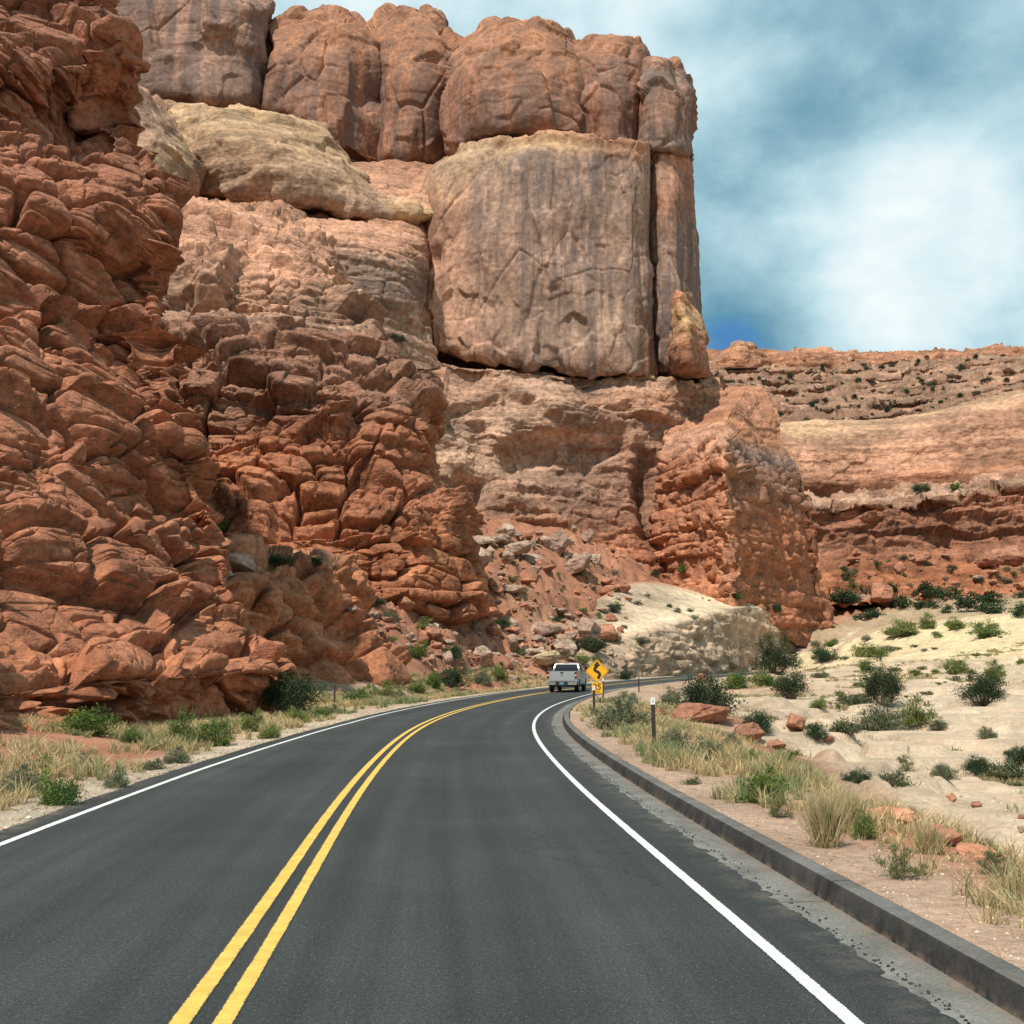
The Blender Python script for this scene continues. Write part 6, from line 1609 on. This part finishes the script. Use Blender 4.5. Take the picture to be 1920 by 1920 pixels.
def ring_bm(outer, inner, y0, y1):
    bm = bmesh.new(); n = len(outer)
    V = [[bm.verts.new((p[0], y, p[1])) for p in L] for L, y in ((outer, y0), (inner, y0), (inner, y1), (outer, y1))]
    for a in range(4):
        b = (a + 1) % 4
        for i in range(n): bm.faces.new([V[a][i], V[a][(i + 1) % n], V[b][(i + 1) % n], V[b][i]])
    return bm
def sign():
    Y = 54.0
    c = W(1119.5, 1258, Y); gz = float(ground_z(np.array([[c[0] + 0.02, Y + 0.1]]))[0][0])
    e = empty('curve_sign', (float(c[0]), Y, gz), math.atan2(-c[0], Y) * 0.6)
    tag(e, 'yellow diamond winding road sign with a 25 speed plaque beside the bend', 'road sign')
    zc = float(c[2]) - gz; R = 43 / 2 * Y / 2000 * 1.02
    D = [(R, 0), (0, R), (-R, 0), (0, -R)]
    bm = bmesh.new(); prism(bm, [(x, z + zc) for x, z in rounded(D, 0.07)], -0.004, 0.004, 1); bm_obj('sign_panel', bm, M_SGNY, e)
    sp = e.children[0]
    k = 0.93; k2 = 0.90
    bm = ring_bm([(x * k, z * k + zc) for x, z in rounded(D, 0.07)], [(x * k2, z * k2 + zc) for x, z in rounded(D, 0.07)], -0.0075, -0.0055); bm_obj('border', bm, M_SGNB, sp)
    # the winding arrow, traced along its middle line in units of the half diagonal
    path = np.array([(0.10, -0.66), (0.12, -0.52), (0.20, -0.40), (0.22, -0.26), (0.12, -0.13), (-0.04, -0.04), (-0.17, 0.05), (-0.20, 0.18), (-0.10, 0.30), (-0.01, 0.38), (0.0, 0.50)])
    t = np.linspace(0, len(path) - 1, 60); q = cr(len(path), t) @ path
    d = np.gradient(q, axis=0); d /= np.linalg.norm(d, axis=1, keepdims=True); nn = np.stack([-d[:, 1], d[:, 0]], -1) * 0.115
    bm = bmesh.new()
    A = [[bm.verts.new((p[0] * R, y, p[1] * R + zc)) for p in L] for L in (q + nn, q - nn) for y in (-0.0085, -0.006)]
    for i in range(len(q) - 1):
        for a, b in ((0, 2), (2, 3), (3, 1), (1, 0)): bm.faces.new([A[a][i], A[a][i + 1], A[b][i + 1], A[b][i]])
    bm.faces.new([A[0][0], A[1][0], A[3][0], A[2][0]])
    prism(bm, [(p[0] * R, p[1] * R + zc) for p in [(-0.30, 0.42), (0.30, 0.42), (0.0, 0.82)]], -0.009, -0.0065, 1)
    bm_obj('arrow', bm, M_SGNB, sp)
    # plaque
    pw, ph = 20.5 / 2 * Y / 2000, 20.5 / 2 * Y / 2000
    zp = zc + (1258 - 1289.5) * Y / 2000
    Rc = [(pw, ph), (-pw, ph), (-pw, -ph), (pw, -ph)]
    bm = bmesh.new(); prism(bm, [(x, z + zp) for x, z in rounded(Rc, 0.03)], -0.0045, 0.0045, 1); pl = bm_obj('speed_plaque', bm, M_SGNY, e)
    bm = ring_bm([(x * .95, z * .95 + zp) for x, z in rounded(Rc, 0.03)], [(x * .915, z * .915 + zp) for x, z in rounded(Rc, 0.03)], -0.0075, -0.006); bm_obj('border', bm, M_SGNB, pl)
    for s, size, dz in (('25', 0.40, 0.05), ('M.P.H.', 0.125, -0.175)):
        bm = text_bm(s, size)
        for v in bm.verts: v.co += Vector((0, -0.0085, zp + dz))
        bm_obj('lettering', bm, M_SGNB, pl)
    bm = bmesh.new(); box(bm, -0.03, 0.03, 0.006, 0.05, -0.4, zc + R * 0.8); bm_obj('post', bm, M_STEEL, e, bevel=0.006)
    bm = bmesh.new()
    for z in (zc + 0.32, zc - 0.32, zp + 0.15, zp - 0.15):
        bmesh.ops.create_cone(bm, cap_ends=True, segments=10, radius1=0.014, radius2=0.012, depth=0.008, matrix=Matrix.Translation((0, -0.010, z)) @ Matrix.Rotation(math.pi / 2, 4, 'X'))
    bm_obj('bolts', bm, M_STEEL, e)
sign()

# --- pickup truck (x right, y forward, z up; wheels on z = 0)
def arc(cy, cz, r, a0, a1, n=14): return [(cy + r * math.cos(math.radians(a)), cz + r * math.sin(math.radians(a))) for a in np.linspace(a0, a1, n)]
def quad_panel(bm, pts, t, nrm):
    A = [bm.verts.new(p) for p in pts]; n = Vector(nrm).normalized() * t
    B = [bm.verts.new(Vector(p) + n) for p in pts]
    bm.faces.new(A[::-1]); bm.faces.new(B)
    k = len(pts)
    for i in range(k): bm.faces.new([A[i], A[(i + 1) % k], B[(i + 1) % k], B[i]])
def lathe(bm, prof, n=32):
    """rings round the x axis from (x, r)"""
    R = [[bm.verts.new((x, r * math.cos(2 * math.pi * i / n), r * math.sin(2 * math.pi * i / n))) for i in range(n)] for x, r in prof]
    for a, b in zip(R[:-1], R[1:]):
        for i in range(n): bm.faces.new([a[i], a[(i + 1) % n], b[(i + 1) % n], b[i]])
    bm.faces.new(R[0][::-1]); bm.faces.new(R[-1])
def truck():
    Y = 73.0
    i = int(np.argmin(np.abs(RL[:, 1] - Y))); p = RL[i] + RN[i] * (-1.62); t = RT[i]
    hd = math.atan2(-t[0], t[1]) * 0.86
    e = empty('pickup_truck', (float(W(1066, 1290, Y)[0]) + 0.1, Y + 3.0, 0.004), hd)
    tag(e, 'silver crew cab pickup truck driving away round the bend', 'pickup truck')
    hw = 1.0
    fa, ra, wr = 2.2, -1.78, 0.42
    prof = [(-2.98, 0.70), (-2.98, 0.95), (-0.74, 0.95), (-0.74, 1.40), (1.55, 1.36), (2.70, 1.28), (3.0, 1.16), (3.08, 0.98), (3.08, 0.58), (2.78, 0.56)] + arc(fa, wr, 0.53, 15, 165) + [(1.62, 0.52), (-1.18, 0.52)] + arc(ra, wr, 0.53, 15, 165) + [(-2.38, 0.66)]
    bm = bmesh.new(); prism(bm, prof, -hw + 0.02, hw - 0.02, 0); bm_obj('body', bm, M_PAINT, e, bevel=0.03)
    body = e.children[0]
    # bed sides with flared wheel arches
    for s in (-1, 1):
        bm = bmesh.new(); sp = [(-2.97, 0.72), (-2.97, 1.42), (-0.75, 1.42), (-0.75, 0.60), (-1.20, 0.60)] + arc(ra, wr, 0.545, 20, 160) + [(-2.36, 0.72)]
        prism(bm, sp, s * (hw - 0.075), s * (hw + 0.005), 0); bm_obj('bed_side', bm, M_PAINT, e, bevel=0.022)
        for cy in (fa, ra):
            bm = bmesh.new(); o = arc(cy, wr, 0.60, 8, 172, 20); n = arc(cy, wr, 0.52, 172, 8, 20); prism(bm, o + n, s * (hw - 0.04), s * (hw + 0.045), 0); bm_obj('wheel_arch', bm, M_PAINT, e, bevel=0.015)
    bm = bmesh.new(); box(bm, -hw + 0.08, hw - 0.08, -2.90, -0.80, 0.955, 0.975); bm_obj('bed_floor', bm, M_INT, e)
    bm = bmesh.new(); box(bm, -0.80, 0.80, -3.0, 2.9, 0.36, 0.66); bm_obj('chassis', bm, M_TRIM, e, bevel=0.05)
    bm = bmesh.new(); box(bm, -0.86, 0.86, -3.025, -2.93, 0.74, 1.42); tg = bm_obj('tailgate', bm, M_PAINT, e, bevel=0.02)
    bm = bmesh.new(); box(bm, -0.865, 0.865, -3.03, -2.925, 1.425, 1.452); bm_obj('top_cap', bm, M_TRIM, tg, bevel=0.006)
    bm = bmesh.new(); quad_panel(bm, [(-0.12, -3.028, 1.27), (0.12, -3.028, 1.27), (0.10, -3.028, 1.36), (-0.10, -3.028, 1.36)], 0.012, (0, -1, 0)); bm_obj('handle', bm, M_TRIM, tg, bevel=0.004)
    bm = bmesh.new(); bmesh.ops.create_cone(bm, cap_ends=True, segments=24, radius1=0.12, radius2=0.115, depth=0.014, matrix=Matrix.Translation((0, -3.034, 1.16)) @ Matrix.Diagonal((1, 1, 0.45, 1)) @ Matrix.Rotation(math.pi / 2, 4, 'X')); bm_obj('badge', bm, M_CHROME, tg)
    bm = bmesh.new(); quad_panel(bm, [(-0.80, -3.027, 0.80), (0.80, -3.027, 0.80), (0.80, -3.027, 0.82), (-0.80, -3.027, 0.82)], 0.006, (0, -1, 0)); bm_obj('lower_seam', bm, M_STEEL, tg)
    for s in (-1, 1):
        bm = bmesh.new(); x0, x1 = sorted((s * 0.868, s * 1.012)); box(bm, x0, x1, -3.01, -2.90, 0.93, 1.38); lp_ = bm_obj('tail_light', bm, M_LAMP, e, bevel=0.02)
        bm = bmesh.new(); box(bm, x0 + 0.03, x1 - 0.03, -3.018, -3.004, 1.10, 1.18); bm_obj('reverse_lens', bm, M_REFL, lp_, bevel=0.005)
    # bumper in three pieces with the plate recess
    bu = []
    for a, b in ((-1.0, -0.42), (0.42, 1.0)):
        bm = bmesh.new(); box(bm, a, b, -3.20, -3.02, 0.50, 0.70); bu.append(bm_obj('bumper', bm, M_CHROME, e, bevel=0.03))
    bm = bmesh.new(); box(bm, -0.417, 0.417, -3.17, -3.02, 0.44, 0.69); cb = bm_obj('bumper_step', bm, M_TRIM, e, bevel=0.02)
    bm = bmesh.new(); box(bm, -0.16, 0.16, -3.178, -3.171, 0.525, 0.675); pt = bm_obj('licence_plate', bm, M_PLATE, cb, bevel=0.006)
    bm = bmesh.new(); box(bm, -1.0, 1.0, -3.17, -3.03, 0.703, 0.72); bm_obj('step_pad', bm, M_TRIM, e)
    bm = bmesh.new(); box(bm, -0.06, 0.06, -3.26, -2.9, 0.36, 0.44); bm_obj('tow_hitch', bm, M_TRIM, e, bevel=0.01)
    # cab
    cabp = [(-0.72, 1.36), (-0.66, 1.62), (-0.52, 1.90), (-0.30, 1.975), (0.30, 1.99), (0.72, 1.96), (0.95, 1.88), (1.62, 1.36)]
    hwz = lambda z: 0.975 - max(0, z - 1.36) * 0.27 - max(0, z - 1.85) * 0.55
    bm = bmesh.new()
    Ls = [bm.verts.new((-hwz(z), y, z)) for y, z in cabp]; Rs = [bm.verts.new((hwz(z), y, z)) for y, z in cabp]
    bm.faces.new(Ls); bm.faces.new(Rs[::-1])
    for k in range(len(cabp)): bm.faces.new([Ls[k], Rs[k], Rs[(k + 1) % len(cabp)], Ls[(k + 1) % len(cabp)]])
    bm_obj('cab', bm, M_PAINT, e, bevel=0.035)
    cb_ = e.children[-1]
    # rear window lies on the sloping back of the cab, between its two bends
    def on_back(x, z):
        zz = [1.36, 1.62, 1.90]; yy = [-0.72, -0.66, -0.52]
        return (x, float(np.interp(z, zz, yy)) - 0.006, z)
    def rear_panel(bm, x0, x1, z0, z1, dx):
        zs = [z0, 1.62, z1]; n = len(zs)
        L = [on_back(-x1 + dx * (z - z0), z) for z in zs]; R = [on_back(x1 - dx * (z - z0), z) for z in zs]
        for k in range(n - 1):
            a = [L[k], R[k], R[k + 1], L[k + 1]]; quad_panel(bm, a, 0.008, (0, -1, 0.3))
    bm = bmesh.new(); rear_panel(bm, -0.86, 0.86, 1.42, 1.89, 0.24); bm_obj('rear_window', bm, M_GLASS, cb_)
    bm = bmesh.new(); box(bm, -0.16, 0.16, -0.50, -0.40, 1.925, 1.965); bm_obj('brake_light', bm, M_LAMP, cb_, bevel=0.01)
    for s in (-1, 1):
        for ya, yb, za, zb in ((-0.52, 0.18, -0.36, 0.18), (0.26, 1.42, 0.26, 0.90)):
            P = [(s * (hwz(1.44) + 0.004), ya, 1.44), (s * (hwz(1.44) + 0.004), yb, 1.44), (s * (hwz(1.84) + 0.004), zb, 1.84), (s * (hwz(1.84) + 0.004), za, 1.84)]
            bm = bmesh.new(); quad_panel(bm, P if s > 0 else P[::-1], 0.006, (s, 0, 0.3)); bm_obj('side_window', bm, M_GLASS, cb_)
        for y0, y1 in ((-0.62, 0.21), (0.23, 1.40)):
            # doors stand a little proud of the body, with a shadow gap between them
            bm = bmesh.new(); box(bm, *sorted((s * 0.975, s * 0.992)), y0, y1, 0.62, 1.375); dr = bm_obj('door', bm, M_PAINT, e, bevel=0.006)
            bm = bmesh.new(); box(bm, *sorted((s * 0.993, s * 1.03)), y0 + 0.06, y0 + 0.28, 1.20, 1.245); bm_obj('handle', bm, M_TRIM, dr, bevel=0.01)
        bm = bmesh.new(); box(bm, *sorted((s * 0.90, s * 1.04)), -0.62, 1.5, 0.44, 0.50); bm_obj('running_board', bm, M_TRIM, e, bevel=0.015)
        bm = bmesh.new(); box(bm, *sorted((s * 1.06, s * 1.30)), 1.16, 1.25, 1.34, 1.70); mr = bm_obj('mirror', bm, M_TRIM, e, bevel=0.03)
        bm = bmesh.new(); box(bm, *sorted((s * 0.95, s * 1.075)), 1.18, 1.23, 1.43, 1.47); bm_obj('arm', bm, M_TRIM, mr)
        bm = bmesh.new(); box(bm, *sorted((s * 1.08, s * 1.28)), 1.152, 1.158, 1.46, 1.67); bm_obj('mirror_glass', bm, M_GLASS, mr)
    bm = bmesh.new(); P = [(-0.88, 1.60, 1.42), (0.88, 1.60, 1.42), (0.76, 1.02, 1.86), (-0.76, 1.02, 1.86)]; quad_panel(bm, P[::-1], 0.008, (0, 0.6, 0.8)); bm_obj('windscreen', bm, M_GLASS, cb_)
    bm = bmesh.new(); box(bm, -0.92, 0.92, 3.05, 3.10, 0.62, 1.12); bm_obj('grille', bm, M_CHROME, e, bevel=0.03)
    # wheels
    for s in (-1, 1):
        for cy in (fa, ra):
            bm = bmesh.new(); lathe(bm, [(-0.135, 0.25), (-0.14, 0.36), (-0.115, 0.415), (-0.05, 0.42), (0.05, 0.42), (0.115, 0.415), (0.14, 0.36), (0.135, 0.25)])
            ty = bm_obj('tyre', bm, M_TYRE, None, smooth=True)
            bm = bmesh.new(); lathe(bm, [(0.10, 0.255), (0.137, 0.25), (0.125, 0.235), (0.085, 0.20), (0.075, 0.08), (0.11, 0.07), (0.115, 0.02)], 24)
            for k in range(8):
                a = math.pi * k / 4; M = Matrix.Rotation(a, 4, 'X')
                n0 = len(bm.verts); box(bm, 0.078, 0.112, -0.032, 0.032, 0.07, 0.235)
                bm.verts.ensure_lookup_table(); bmesh.ops.transform(bm, matrix=M, verts=bm.verts[n0:])
            ri = bm_obj('rim', bm, M_RIM, None, smooth=False)
            wh = empty('wheel', (s * 0.87, cy, wr), 0 if s > 0 else math.pi); wh.parent = e; ty.parent = wh; ri.parent = wh
truck()
